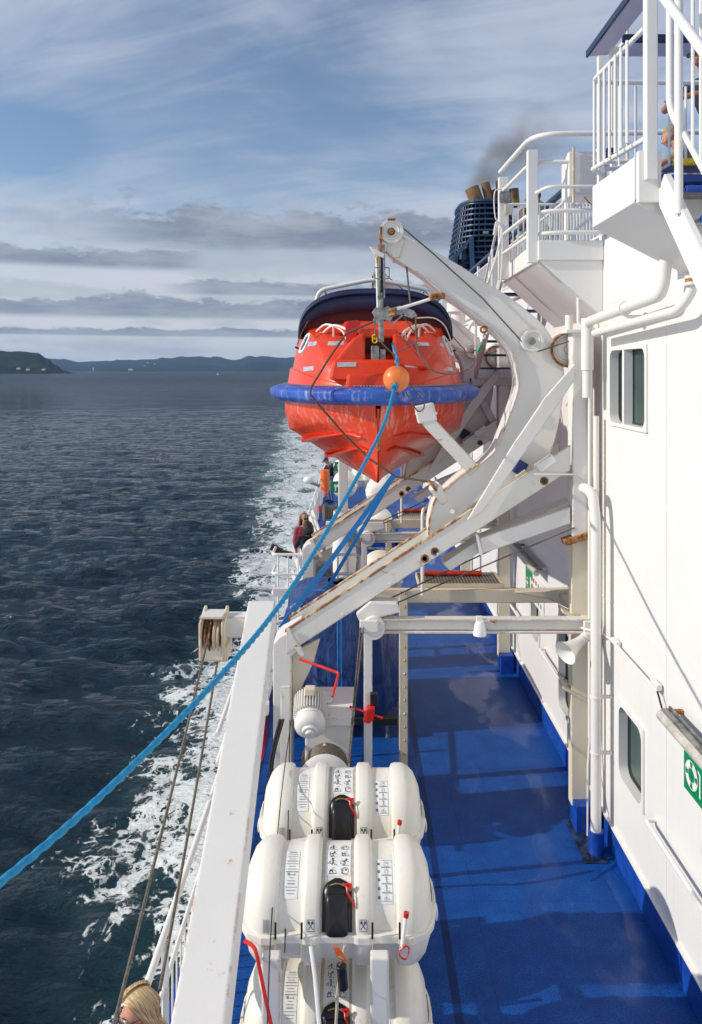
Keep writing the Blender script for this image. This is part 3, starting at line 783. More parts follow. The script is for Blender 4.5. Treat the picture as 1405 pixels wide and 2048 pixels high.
MB().box((2.32, 13.4, EYE - .17), (.76, 1.5, .06)).build('floor', M_bluep, LN, bevel=.004)
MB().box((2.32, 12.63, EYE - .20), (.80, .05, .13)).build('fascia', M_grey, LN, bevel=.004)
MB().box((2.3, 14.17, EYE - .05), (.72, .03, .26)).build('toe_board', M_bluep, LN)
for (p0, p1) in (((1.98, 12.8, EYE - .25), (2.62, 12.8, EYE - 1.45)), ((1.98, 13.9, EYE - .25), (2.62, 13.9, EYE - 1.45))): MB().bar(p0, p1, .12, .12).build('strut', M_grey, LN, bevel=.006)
MB().tube(rounded([(1.96, 14.1, EYE - .15), (1.96, 14.1, EYE + .85), (2.7, 14.1, EYE + .85)], .12), .02, 8).build('rail', M_rail, LN)
MB().tube([(1.96, 14.1, EYE + .36), (2.7, 14.1, EYE + .36)], .016, 8).build('rail', M_rail, LN)

# ---- funnel
FX, FY = 6.35, 38.0
fn = thing('ship_funnel', 'dark navy ship funnel with honeycomb louvres and bronze exhaust pipes', 'funnel', (FX, FY, TOP))
def sup(t, a, b_, e=.7): return (a * math.copysign(abs(cos(t)) ** e, cos(t)), b_ * math.copysign(abs(sin(t)) ** e, sin(t)))
zc0, zc1 = EYE + 5.3, EYE + 8.0
def fr(z): q = (z - zc0) / (zc1 - zc0); return 1.72 - .42 * q, 2.6 - .5 * q
b = MB(); NS = 40
for k in range(11):
    z = zc0 + (zc1 - zc0) * k / 10; a_, b_ = fr(z)
    rows = []
    for (s_, dz) in ((1.0, 0), (.86, .05), (.86, .09), (1.0, .04), (1.0, 0)):
        rows.append([(FX + sup(2 * pi * i / NS, a_ * s_, b_ * s_)[0], FY + sup(2 * pi * i / NS, a_ * s_, b_ * s_)[1], z + dz) for i in range(NS + 1)])
    b.grid(rows, False)
for i in range(NS):
    t_ = 2 * pi * (i + .5) / NS; q0 = [fr(zc0), fr(zc1)]
    o0 = sup(t_, q0[0][0] * .99, q0[0][1] * .99); i0 = sup(t_, q0[0][0] * .86, q0[0][1] * .86); o1 = sup(t_, q0[1][0] * .99, q0[1][1] * .99); i1 = sup(t_, q0[1][0] * .86, q0[1][1] * .86)
    b.add([(FX + o0[0], FY + o0[1], zc0), (FX + i0[0], FY + i0[1], zc0), (FX + i1[0], FY + i1[1], zc1), (FX + o1[0], FY + o1[1], zc1)], [(0, 1, 2, 3)])
M_fun = plain('funnel_blue_paint', (.018, .055, .13), .4, 0, .25, 1.5)
b.build('louvre_lattice', M_fun, fn, solid=.03)
b = MB(); b.grid([[(FX + sup(2 * pi * i / NS, fr(z)[0] * s_, fr(z)[1] * s_)[0], FY + sup(2 * pi * i / NS, fr(z)[0] * s_, fr(z)[1] * s_)[1], z) for i in range(NS + 1)] for z, s_ in ((zc0 - 3, .84), (zc0, .84), (zc1, .84), (zc1 + .02, .5), (zc1 + .02, .01))])
b.build('inner_casing', plain('funnel_dark_core', (.006, .010, .018), .6), fn)
b = MB(); z = zc1; b.grid([[(FX + sup(2 * pi * i / NS, fr(z)[0] * s_, fr(z)[1] * s_)[0], FY + sup(2 * pi * i / NS, fr(z)[0] * s_, fr(z)[1] * s_)[1], z + dz) for i in range(NS + 1)] for s_, dz in ((.9, .1), (1.04, .08), (1.04, .2), (.9, .24), (.3, .24))], False); b.build('top_rim', M_fun, fn, solid=.03)
for (px, r_, lean, top, py0) in ((950, .36, -.16, 376, 402), (975, .22, -.10, 366, 402), (988, .15, 0, 380, 402), (999, .21, .02, 362, 402), (1026, .24, .05, 378, 402)):
    p0 = A(px + 4, py0, FY - .6); p1 = A(px, top, FY - .6) + Vector((lean, 0, 0))
    q = MB(); q.tube([p0 - Vector((0, 0, .3)), p0, p1], r_, 16, cap=False); q.tube([p1 + Vector((0, 0, .0)), p0], r_ * .86, 16, cap=False); q.build('exhaust_pipe', M_funnelp, fn)
b = MB()   # lower louvred housing
xl, xr = FX - 1.3, FX + 1.9
for k in range(9): b.box(((xl + xr) / 2, FY - 2.4, zc0 - .15 - .33 * k), (xr - xl, .5, .07), Matrix.Rotation(R(28), 3, 'X'))
b.box(((xl + xr) / 2, FY - 2.0, zc0 - 1.5), (xr - xl, .3, 3.6)); b.build('lower_louvres', M_fun, fn)
b = MB()
b.prism([tuple(A(px, py, FY - 2.7).xz) for px, py in ((905, 515), (941, 473), (947, 473), (953, 600), (946, 600), (938, 486), (910, 522))], FY - 2.75, FY - 2.2)
b.prism([tuple(A(px, py, FY - 2.6).xz) for px, py in ((911, 516), (916, 510), (917, 600), (911, 600))], FY - 2.6, FY - 1.0)
b.prism([tuple(A(px, py, FY - 2.6).xz) for px, py in ((926, 500), (935, 495), (937, 600), (926, 600))], FY - 2.3, FY - 1.0)
b.build('side_frame', plain('funnel_frame_paint', (.03, .075, .14), .4), fn)
MB().box(A(972, 465, FY - 2.8), (.25, .1, .12)).build('floodlight', M_steel, fn)

# smoke drifting from the pipes
sm = MB().ball(A(1035, 325, FY - .5), 1.0, 24, 16, (4.6, 2.2, 3.0)).build('funnel_smoke', bpy.data.materials.new('smoke')); tag(sm, 'faint brown grey smoke drifting up from the exhaust pipes', 'smoke'); sm['kind'] = 'stuff'
m_ = sm.data.materials[0]; m_.use_nodes = True; t = NT(m_.node_tree); t.n.clear()
pv = t.new('ShaderNodeVolumePrincipled'); pv.inputs['Color'].default_value = (.32, .29, .27, 1)
p = t.pos(); x, y, z = t.sep(p); c0 = A(952, 372, FY - .5); c1 = A(1090, 300, FY - .5)
ax = Vector((c1.x - c0.x, c1.z - c0.z)).normalized()
u = t.m('ADD', t.m('MULTIPLY', t.m('SUBTRACT', x, c0.x), ax.x), t.m('MULTIPLY', t.m('SUBTRACT', z, c0.z), ax.y))
vv = t.m('SUBTRACT', t.m('MULTIPLY', t.m('SUBTRACT', z, c0.z), ax.x), t.m('MULTIPLY', t.m('SUBTRACT', x, c0.x), ax.y))
wd = t.m('ADD', .75, t.m('MULTIPLY', u, .30)); vn = t.m('DIVIDE', t.m('SUBTRACT', vv, t.m('MULTIPLY', t.m('MINIMUM', u, 2.0), .30)), wd)
pl = t.m('MULTIPLY', t.ss(t.m('ABSOLUTE', vn), 1.1, .1), t.m('MULTIPLY', t.ss(u, -.9, .8), t.ss(u, 6.0, 1.6)))
pl = t.m('MULTIPLY', pl, t.ss(t.m('ABSOLUTE', t.m('SUBTRACT', y, FY - .5)), 2.0, .2))
nn = t.noise(p, .75, 5, .6, .3)
t.put(pv.inputs['Density'], t.m('MULTIPLY', t.m('MULTIPLY', pl, t.ss(nn, .30, .66)), .85))
t.l.new(pv.outputs[0], t.new('ShaderNodeOutputMaterial').inputs['Volume'])

# ---- outboard deck rail
def deck_rail(label, y0, y1, X=-1.36, step=1.5, bal=.13, h=1.12):
    r_ = thing('deck_railing', label, 'railing', (X, y0, 0), 'white railings along the deck edge')
    MB().tube([(X, y0, h), (X, y1, h)], .026, 10).build('top_rail', M_rail, r_)
    for z in (.82, .14): MB().tube([(X + .02, y0, z), (X + .02, y1, z)], .018, 8).build('rail', M_rail, r_)
    n = max(1, round((y1 - y0) / step))
    for i in range(n + 1):
        y = y0 + .03 + (y1 - y0 - .06) * i / n; MB().box((X + .03, y, h / 2), (.05, .02, h)).build('rail_post', M_rail, r_, bevel=.004)
    b = MB(); k = int((y1 - y0) / bal)
    for i in range(1, k): b.tube([(X + .02, y0 + i * bal, .14), (X + .02, y0 + i * bal, .82)], .008, 6, cap=False)
    b.build('balusters', M_rail, r_)
    return r_
deck_rail('near white deck railing beside the blond woman at the bottom left', 1.8, 6.9)
deck_rail('white deck railing outboard of the winch and the tarpaulin', 7.0, 12.2)
deck_rail('white deck railing aft of the two women', 17.0, 22.4)
deck_rail('furthest white deck railing, beside the man in the black cap', 22.6, 36)
MB().tube([(-1.34, 4.62, .80), (-1.34, 4.95, .80)], .026, 10).build('grip_tape', M_black, [o for o in COL.objects if o.name == 'deck_railing'][0])
# raised rail gate across at Y 12.5
gt = thing('rail_gate', 'white tubular gate railing crossing the deck behind the blue tarpaulin', 'railing', (-1, 13.0, 0))
for z in (1.95, 1.62, 1.28): MB().tube(rounded([(-1.45, 13.3, z), (-1.45, 12.8, z), (.06, 12.8, z), (.06, 12.8, .2 if z > 1.7 else z - .01)], .1), .026, 8).build('rail', M_rail, gt)
for k in range(9): MB().tube([(-1.35 + .17 * k, 12.8, .6), (-1.35 + .17 * k, 12.8, 1.95)], .016, 8).build('baluster', M_rail, gt)
cg = thing('curved_rail_guard', 'curved white tube rail rounding the outboard corner by the tarpaulin', 'railing', (-1.3, 9.6, 0))
for z in (1.55, 1.25, .9): MB().tube(rounded([(-1.42, 7.6, z - .15), (-1.42, 10.4, z), (-.95, 10.6, z), (-.9, 11.0, z)], .2), .025, 10).build('rail', M_rail, cg)
for k in range(4): MB().tube([(-1.42, 8.3 + k * .7, 0), (-1.42, 8.3 + k * .7, 1.45)], .018, 8).build('rail_post', M_rail, cg)
op = MB().box((-1.12, 8.9, .95), (.06, .5, .75)).build('lifebuoy_case', M_redp, base=(-1.12, 8.9, .55), bevel=.03); tag(op, 'narrow red case hanging behind the near davit post', 'case')
# ------------------------------------------------------------------ lifeboat davits
DY = 8.4
def xz(px, py, Y=DY): p = A(px, py, Y); return (p.x, p.z)
def sheave(b, c, r, w, ax=(0, 1, 0)):
    b.lathe([(0, -w), (r * .22, -w), (r * .22, -w * .72), (r * .55, -w * .70), (r * .62, -w * .9), (r * .74, -w * .72), (r * .80, -w), (r, -w), (r, -w * .6), (r * .84, -w * .1), (r * .84, w * .1), (r, w * .6), (r, w), (0, w)], c, ax, 32)
def make_davit():
    D = thing('lifeboat_davit', 'nearer white lifeboat davit with curved arm, rusty ramp beam and wall column', 'davit', (-.9, DY, 0), 'lifeboat davits')
    # curved arm
    out = [(799, 482), (806, 470), (830, 480), (880, 508), (930, 537), (980, 569), (1020, 594), (1058, 624), (1087, 650), (1107, 680), (1123, 710), (1129, 755), (1124, 815), (1111, 878), (1096, 915), (1070, 945), (1048, 961), (996, 985), (949, 1008), (915, 1038), (890, 1068), (858, 1092)]
    inn = [(857, 1060), (860, 1032), (870, 1001), (893, 977), (925, 949), (957, 929), (988, 902), (1004, 866), (1016, 835), (1028, 803), (1036, 771), (1034, 740), (1024, 708), (1008, 684), (980, 657), (929, 617), (889, 590), (850, 556), (785, 513)]
    sp = [tuple(v.xz) for v in spline([A(x, y, 8.55) for x, y in out], 4)] + [tuple(v.xz) for v in spline([A(x, y, 8.55) for x, y in inn], 4)]
    arm = MB().prism(sp, 8.55, 8.85).build('arm', M_beam, D, bevel=.008)
    rim = MB(); so = spline([A(x, y, 8.55) for x, y in inn[:-1]], 4)
    rim.tube([p + Vector((0, .15, 0)) for p in so], .0) if False else None
    rows = []
    for i, p in enumerate(so):
        t_ = (so[min(i + 1, len(so) - 1)] - so[max(i - 1, 0)]).normalized(); n_ = Vector((-t_.z, 0, t_.x))
        rows.append([(p + n_ * s_ + Vector((0, y_, 0))) for s_, y_ in ((0.0, -.035), (-.014, -.035), (-.014, .33), (0, .33))])
    rim.grid(rows, False); rim.build('flange', M_davit, arm, weld=True)
    sr = [A(x, y, 8.5) for x, y in ((857, 1078), (858, 1050), (861, 1030), (871, 999), (894, 975), (926, 947), (957, 928))]
    MB().tube([p + Vector((.004, .02, -.004)) for p in spline(sr, 4)], .011, 6).build('rusted_edge', M_edge, arm)
    # head plates, sheaves
    hd = MB().prism([xz(*p, 8.5) for p in ((776, 480), (800, 466), (812, 478), (800, 515), (790, 516), (772, 500))], 8.52, 8.9).build('head_plate', M_davit, arm, bevel=.006)
    b = MB(); sheave(b, A(783, 463, 8.45), .135, .05); b.build('head_sheave', M_white, arm)
    b = MB(); b.lathe([(0, -.03), (.025, -.03), (.03, 0), (.045, 0), (.045, .02), (0, .02)], A(783, 463, 8.385), (0, 1, 0), 8); b.build('axle_nut', M_rust, arm)
    MB().box(A(783, 441, 8.45), (.09, .16, .02)).box(A(762, 478, 8.45), (.03, .14, .26)).build('cable_guard', M_rust, arm, bevel=.004)
    b = MB(); sheave(b, A(1065, 682, 8.47), .125, .045); b.build('arm_sheave', M_white, arm)
    b = MB(); b.lathe([(0, -.03), (.025, -.03), (.03, 0), (.045, 0), (.045, .02), (0, .02)], A(1065, 682, 8.41), (0, 1, 0), 8); b.build('axle_nut', M_steel, arm)
    MB().prism([xz(*p, 8.5) for p in ((739, 492), (745, 494), (770, 507), (768, 515), (750, 508))], 8.52, 8.58).build('horn', M_white, arm, bevel=.006)
    MB().cyl(A(905, 1023, 8.56), A(905, 1023, 8.50), .028, 14).build('boss', M_white, arm)
    MB().bar(A(840, 1098, 8.6), A(862, 1085, 8.6), .12, .12).build('foot', M_cream, arm, bevel=.01)
    # ropes on the arm
    MB().tube([A(797, 448, 8.43), A(870, 510, 8.46), A(965, 596, 8.47), A(1054, 694, 8.47), A(1062, 703, 8.47), A(1080, 702, 8.47), A(1140, 682, 8.45)], .009, 6).build('fall_wire', M_wire, D)
    # ramp beam: a channel open to the top
    y0, y1 = 8.30, 8.74
    def bz(x): return EYE - 3.04 + (x + .8) * .655
    xa, xb = -.78, 2.36
    def strip(x0, x1, za, zb, ya, yb): return [(x0, ya, bz(x0) + za), (x1, ya, bz(x1) + za)]
    b = MB()
    for ya in (y0, y1):
        b.prism([(xa, bz(xa) - .12), (xb, bz(xb) - .14), (xb, bz(xb) + .14), (xa, bz(xa) + .14)], ya, ya + .03)
    b.prism([(xa, bz(xa) - .10), (xb, bz(xb) - .10), (xb, bz(xb) - .07), (xa, bz(xa) - .07)], y0 + .03, y1)
    rb = b.build('ramp_beam', M_davit, D, bevel=.004)
    b = MB()
    for ya, xe in ((y0 - .008, xb - 1.1), (y1 + .0, xb - .9)): MB().prism([(xa - .02, bz(xa) + .121), (xe, bz(xe) + .121), (xe, bz(xe) + .15), (xa - .02, bz(xa) + .147)], ya, ya + .05).build('beam_edge', M_edge, rb)
    # end piece, outboard post, gussets
    MB().prism([xz(*p, y0) for p in ((546, 1290), (558, 1276), (584, 1262), (600, 1254), (600, 1300), (583, 1313), (583, 1500), (575, 1700), (548, 1700))], y0 + .005, y0 + .42).build('outboard_post', M_beam, D, bevel=.008)
    MB().prism([xz(*p, y0) for p in ((583, 1312), (640, 1284), (628, 1330), (586, 1420), (583, 1440))], y0 + .12, y0 + .15).build('gusset', M_cream, D, bevel=.004)
    MB().prism([xz(*p, y0) for p in ((573, 1256), (582, 1254), (592, 1275), (612, 1304), (610, 1312), (602, 1310), (586, 1286))], y0 - .05, y0 - .015).build('stop_horn', M_davit, D, bevel=.008)
    MB().prism([xz(*p, y1) for p in ((583, 1228), (589, 1226), (596, 1245), (590, 1252))], y1 + .04, y1 + .07).build('stop_horn', M_davit, D, bevel=.006)
    for px, py in ((870, 1103), (850, 1117), (1089, 962)):
        p = A(px, py, y0); MB().lathe([(0, .0), (.028, 0), (.028, -.008), (.044, -.008), (.048, 0)], p, (0, 1, 0), 16).build('rusty_pin_hole', M_rust, rb)
    for px, py in ((870, 1103), (1089, 962)): MB().lathe([(0, -.012), (.03, -.012), (.03, 0)], A(px, py, y0), (0, 1, 0), 16).build('pin_hole', M_black, rb)
    # wall column with box section
    MB().box((2.47, DY, EYE - .72), (.17, .20, 2.28)).build('column', M_beam, D, bevel=.008)
    MB().box((2.50, DY + .06, (EYE - 1.9) / 2 + .12), (.20, .14, EYE - 1.9 - .2)).build('lower_column', M_cream, D, bevel=.008)
    MB().box((2.52, DY, .15), (.22, .30, .30)).build('column_foot', M_bluep, D, bevel=.008)
    MB().box((2.44, DY, EYE + .43), (.26, .24, .04)).build('column_cap', M_white, D, bevel=.006)
    for z in (1.45, 2.3): MB().prism([(2.30, z + .12), (2.62, z - .05), (2.62, z - .09), (2.30, z + .08)], DY - .04, DY + .2).build('column_web', M_cream, D, bevel=.004)
    b = MB(); sheave(b, Vector((2.40, DY + .18, EYE + .23)), .20, .05); b.build('column_sheave', M_davit, D)
    b = MB(); b.torus((2.40, DY + .12, EYE + .23), .19, .016, (0, 1, 0), 24, 6); b.build('sheave_rim', M_rust, D)
    MB().box((2.45, DY - .06, EYE - 1.86), (.34, .16, .07), Matrix.Rotation(R(-18), 3, 'Y')).build('clamp', M_rust, D, bevel=.01)
    # diagonal brace
    MB().prism([xz(*p, 8.22) for p in ((1151, 727), (1151, 758), (1126, 796), (976, 1010), (962, 1026), (935, 1042), (1024, 895), (1092, 795))], 8.22, 8.27).build('diagonal_brace', M_beam, D, bevel=.004)
    # lower box strut
    MB().prism([xz(*p, 8.35) for p in ((959, 1076), (1140, 1014), (1140, 1046), (965, 1106))], 8.32, 8.42).build('strut', M_beam, D, bevel=.005)
    MB().prism([xz(*p, 8.5) for p in ((884, 1125), (955, 1078), (1140, 1000), (1140, 1040), (955, 1105), (900, 1140))], 8.45, 8.7).build('strut', M_davit, D, bevel=.005)
    MB().prism([xz(*p, 8.3) for p in ((952, 1068), (957, 1070), (966, 1108), (961, 1110))], 8.28, 8.44).build('collar', M_white, D)
    # cross beams and posts under the ramp
    def ibeam(xa_, xb_, y, z, h=.14, wd=.12):
        b = MB(); b.box(((xa_ + xb_) / 2, y, z), (xb_ - xa_, .02, h - .03)); b.box(((xa_ + xb_) / 2, y, z + h / 2), (xb_ - xa_, wd, .02)); b.box(((xa_ + xb_) / 2, y, z - h / 2), (xb_ - xa_, wd, .02)); return b
    ibeam(.12, 2.60, 8.3, EYE - 2.82).build('cross_beam', M_davit, D, bevel=.003)
    MB().box((1.42, 9.32, EYE - 2.80), (2.36, .10, .16)).build('cross_beam', M_cream, D, bevel=.005)
    MB().prism([(1.9, EYE - 2.69), (2.6, EYE - 2.66), (2.6, EYE - 2.9), (2.3, EYE - 2.76)], 9.05, 9.2).bar((2.5, 9.2, EYE - 2.71), (2.58, 8.3, EYE - 2.76), .14, .03).build('bracket', M_cream, D, bevel=.004)
    b = MB(); b.box((.12, 8.36, 1.1), (.095, .08, 2.2)); b.build('support_post', M_beam, D, bevel=.006)
    b = MB(); b.box((.575, 9.26, 1.18), (.10, .02, 2.4)); b.box((.53, 9.30, 1.18), (.02, .09, 2.4))
    for k in range(14): b.ball((.585, 9.245, .2 + k * .165), .014, 8, 5)
    b.build('support_post', M_cream, D, bevel=.004)
    # joint plate with turning sheaves under the ramp
    MB().prism([xz(*p, 8.25) for p in ((713, 1228), (740, 1205), (795, 1206), (800, 1225), (760, 1235), (745, 1246), (725, 1248), (718, 1240))], 8.24, 8.45).build('joint_block', M_beam, D, bevel=.008)
    b = MB(); sheave(b, A(748, 1255, 8.2), .12, .045); b.build('fall_sheave', M_white, D)
    MB().box(A(738, 1252, 8.16), (.20, .05, .13)).build('sheave_cover', M_white, D, bevel=.01)
    b = MB(); sheave(b, A(752, 1222, 8.5), .11, .04); b.build('fall_sheave', M_white, D)
    # wires inboard along the beams
    for (p0, p1) in ((A(756, 1222, 8.42), A(1150, 1055, 8.3)), (A(760, 1207, 8.7), A(1035, 1075, 8.9))):
        MB().tube([p0, p1], .0085, 6).build('fall_wire', M_wire, D)
    for dx in (0, 6): MB().tube([A(722 + dx, 1250, 8.16), A(708 + dx * .5, 1400, 7.6), A(697 + dx * .3, 1525, 7.15)], .0085, 6).build('fall_wire', M_wire, D)
    # grated step with its red roller
    st = MB(); st.box((1.30, 9.66, EYE - 2.70), (1.02, .50, .03)); s_ = st.build('step_grating', M_grate, D)
    b = MB(); b.box((1.30, 9.40, EYE - 2.71), (1.06, .02, .07)); b.box((1.30, 9.92, EYE - 2.71), (1.06, .02, .07)); b.box((.78, 9.66, EYE - 2.71), (.02, .52, .07)); b.box((1.82, 9.66, EYE - 2.71), (.02, .52, .07)); b.build('step_frame', M_cream, s_)
    MB().cyl((.86, 9.78, EYE - 2.65), (1.62, 9.78, EYE - 2.65), .035, 12).build('grip_roller', M_matred, s_)
    MB().tube(rounded([(.80, 9.2, EYE - 2.76), (.80, 9.2, EYE - 1.72), (1.02, 9.9, EYE - 1.70)], .10), .022, 8).build('step_post', M_rail, D)
    # bow rest: bar that bears on the hull
    d0, d1 = A(852, 838, 8.62), A(950, 942, 8.6)
    MB().bar(d0, d1, .15, .13, (0, 1, 0)).build('bearing_bar', M_davit, D, bevel=.012)
    MB().bar(A(833, 830, 8.62), A(870, 822, 8.62), .2, .15, (0, 1, 0)).prism([xz(*p, 8.6) for p in ((831, 829), (853, 808), (876, 826), (856, 847))], 8.55, 8.72).build('bearing_pad', M_white, D, bevel=.012)
    MB().bar(A(1075, 938, 8.3), A(1108, 915, 8.3), .1, .09, (0, 1, 0)).build('stop_block', M_white, D, bevel=.01)
    MB().box(A(1040, 935, 8.5), (.12, .12, .16), Matrix.Rotation(R(30), 3, 'Y')).build('stop_pad', M_bluedk, D, bevel=.01)
    MB().bar(A(1040, 945, 8.45), A(1062, 975, 8.45), .14, .05, (0, 1, 0)).build('stop_pad', M_cream, D, bevel=.008)
    q = MB(); q.tube(spline([A(887, 1002, 8.6), A(878, 985, 8.55), A(868, 972, 8.5)]), [.07] * 17, 14); q.build('roller_horn', M_davit, D)
    MB().torus(A(866, 971, 8.5), .07, .02, (1, 0, .8), 16, 6).build('roller_rim', M_rust, D)
    MB().bar((-1.42, DY - .1, 1.36), (-.98, DY - .1, 1.36), .10, .13).build('outboard_bracket', M_white, D, bevel=.006)
    MB().tube([A(1069, 949, 8.2), A(1155, 949, 8.3), A(1166, 957, 8.3)], .012, 8).build('conduit', M_white, D)
    b = MB()
    for k in range(6): b.lathe([(0, -.012), (.016, -.012), (.016, 0)], A(590 + k * 95, 1290 - k * 61, y0), (0, 1, 0), 6)
    b.build('bolt', M_white, rb)
    return D
D1 = make_davit()
D2 = dup(D1, (0, 4.35, 0), 'further white lifeboat davit of the orange boat, mostly hidden behind its hull', 'lifeboat davits')

# ------------------------------------------------------------------ lifeboat
BX, BY = .25, 8.95
LB = thing('lifeboat', 'big orange red enclosed lifeboat with a blue bumper hanging from the davits', 'lifeboat', (BX, BY + 3, EYE))
def W2(x, y, z): return Vector((BX + x, BY + y, EYE + z))      # boat frame: y aft from the stem, z from eye level
def lerp(a, b, t): return a + (b - a) * t
def tab(t, xs, ys):
    if t <= xs[0]: return ys[0]
    for i in range(len(xs) - 1):
        if t <= xs[i + 1]:
            q = (t - xs[i]) / (xs[i + 1] - xs[i]); return lerp(ys[i], ys[i + 1], q)
    return ys[-1]
ST_Y = [0, .05, .14, .28, .45, .7, 1.0, 1.4, 1.9, 2.5, 3.5, 4.6, 5.6, 6.3, 6.7]
HW = lambda y: tab(y, [0, .05, .14, .28, .45, .7, 1.0, 1.4, 1.9, 2.5, 4.5, 6.0, 6.7], [.03, .26, .45, .62, .78, .95, 1.09, 1.21, 1.30, 1.34, 1.34, 1.2, 1.0])
def hull_sec(y):
    w_ = HW(y); q = min(1, y / 2.2)
    zg = -.40
    cz = lerp(-.56, -.86, min(1, q * 1.25)); cw = w_ * lerp(.86, .955, q)            # chine
    kz = -1.36 - .25 * min(1, y / 2.0)
    kx = .012
    pts = [(w_, zg), (w_ * .995, lerp(zg, cz, .45)), (cw, cz), (cw - .075 * q - .01, cz - .035)]
    m1w = lerp(.30, .66, q) * w_; m1z = lerp(cz, kz, lerp(.42, .36, q))
    pts += [(m1w, m1z), (m1w * .48, lerp(m1z, kz, .55)), (kx, kz)]
    return pts
rows = []
for y in ST_Y:
    s_ = hull_sec(y); full = [W2(x, y + (.10 * (p_z := -(z + .4)) if y < .3 else 0), z) for x, z in s_]
    L = [W2(-x, y + (.10 * (-(z + .4)) if y < .3 else 0), z) for x, z in s_]
    rows.append(L + full[::-1])
hb_ = MB().grid(rows); hb_.add([rows[-1][i] for i in range(len(rows[-1]))], [list(range(len(rows[-1])))])
hull_o = hb_.build('hull', M_red, LB, weld=True, bevel=.012)
# spray rails
for sgn in (-1, 1):
    for (pa, wdt) in (([(sgn * .20, .12, 0), (sgn * .42, .34, 0), (sgn * .66, .78, 0), (sgn * .87, 1.35, 0), (sgn * 1.0, 2.1, 0), (sgn * 1.04, 3.2, 0)], .085), ([(sgn * .13, .16, 0), (sgn * .26, .42, 0), (sgn * .42, .9, 0), (sgn * .56, 1.5, 0), (sgn * .66, 2.1, 0), (sgn * .68, 3, 0)], .08)):
        sp = spline([W2(*p) for p in pa], 6); N = len(sp); rr = []
        for i, p in enumerate(sp):
            k = wdt * min(1, .12 + i / (N * .7)) * (1 if i < N - 2 else .4)
            # drop the rail onto the hull surface
            yb = p.y - BY; sec = hull_sec(yb); xw = abs(p.x - BX)
            zz = None
            for (x1, z1), (x2, z2) in zip(sec[2:], sec[3:]):
                if x2 <= xw <= x1: zz = lerp(z1, z2, (x1 - xw) / (x1 - x2 + 1e-9))
            if zz is None: zz = sec[3][1]
            c = Vector((p.x, p.y, EYE + zz))
            rr.append([c + Vector((-sgn * k * .8, 0, -k * .45)), c + Vector((sgn * k * .85, 0, -k * .42)), c + Vector((sgn * k, 0, -k * .15)), c + Vector((0, 0, .02))])
        MB().grid(rr, True, flip=sgn > 0).build('spray_rail', M_red, hull_o, solid=.012)
MB().bar(W2(0, .02, -.46), W2(0, .17, -1.36), .03, .03, (0, 1, 0)).build('stem_band', M_red, hull_o)
MB().bar(W2(.012, .035, -.78), W2(.012, .06, -.98), .045, .03, (0, 1, 0)).build('towing_plate', M_rust, hull_o, bevel=.006)

# upper body
def top_sec(y):
    w_ = HW(y) * .985
    zr = tab(y, [0, .06, .2, .4, .7, 1.0, 1.4, 2.0, 2.7, 5.0, 6.2, 6.7], [-.20, -.11, .0, .14, .34, .52, .66, .74, .76, .74, .45, -.1])
    zk = lerp(-.22, zr, .26); zs = lerp(-.22, zr, .62); zt = lerp(-.22, zr, .90)
    return [(w_, -.24), (w_ * .985, -.20), (w_ * .955, zk), (w_ * .925, zk + .006), (w_ * .875, zs), (w_ * .775, zt), (w_ * .56, lerp(zt, zr, .75)), (w_ * .28, zr - .005), (0.0, zr)]
rows = []
for y in ST_Y:
    s_ = top_sec(y); rows.append([W2(-x, y + .03, z) for x, z in s_] + [W2(x, y + .03, z) for x, z in s_[::-1][1:]])
cb = MB().grid(rows, flip=True); canopy = cb.build('canopy', M_red, LB, weld=True, bevel=.02)
canopy['label'] = 'orange red upper body of the lifeboat'
# forward housing (stepped box over the bow hook)
def wbox(b, x0, x1, y0, y1, z0, z1, tx=0, ty=0):
    vs = [W2(x0, y0, z0), W2(x1, y0, z0), W2(x1, y1, z0), W2(x0, y1, z0), W2(x0 + tx, y0 + ty, z1), W2(x1 - tx, y0 + ty, z1), W2(x1 - tx, y1, z1), W2(x0 + tx, y1, z1)]
    return b.add(vs, [(3, 2, 1, 0), (4, 5, 6, 7), (0, 1, 5, 4), (1, 2, 6, 5), (2, 3, 7, 6), (3, 0, 4, 7)])
b = MB(); wbox(b, -.40, .28, .02, .9, -.26, -.04, .03, .05); lowh = b.build('bow_housing', M_red, canopy, bevel=.035)
b = MB(); wbox(b, -.60, .27, .12, .9, -.12, .13, .05, .10); b.build('bow_housing', M_red, canopy, bevel=.04)
hx0, hx1 = -.15, .19
def wpr(b, poly, ya, yb): return b.prism([(BX + x, EYE + z) for x, z in poly], BY + ya, BY + yb)
wpr(MB(), [(-.56, .05), (-.46, .20), (-.30, .40), (-.20, .45), (hx0, .45), (hx0, .05)], .30, 1.4).build('hook_recess_side', M_red, canopy, bevel=.035)
wpr(MB(), [(hx1, .05), (hx1, .46), (.28, .44), (.42, .30), (.62, .08), (.66, .0)], .32, 1.4).build('hook_recess_side', M_red, canopy, bevel=.035)
wpr(MB(), [(hx0 - .1, .40), (hx0 - .06, .52), (hx1 + .06, .52), (hx1 + .1, .40)], .40, 1.4).build('recess_roof', M_red, canopy, bevel=.03)
b = MB(); wbox(b, hx0 + .002, hx1 - .002, .52, .60, .06, .42); b.build('recess_lining', M_maroon, canopy)
b = MB(); wbox(b, -.50, .56, .90, 1.35, .48, .66, .08, .2); b.build('forward_hatch', M_red, canopy, bevel=.04)
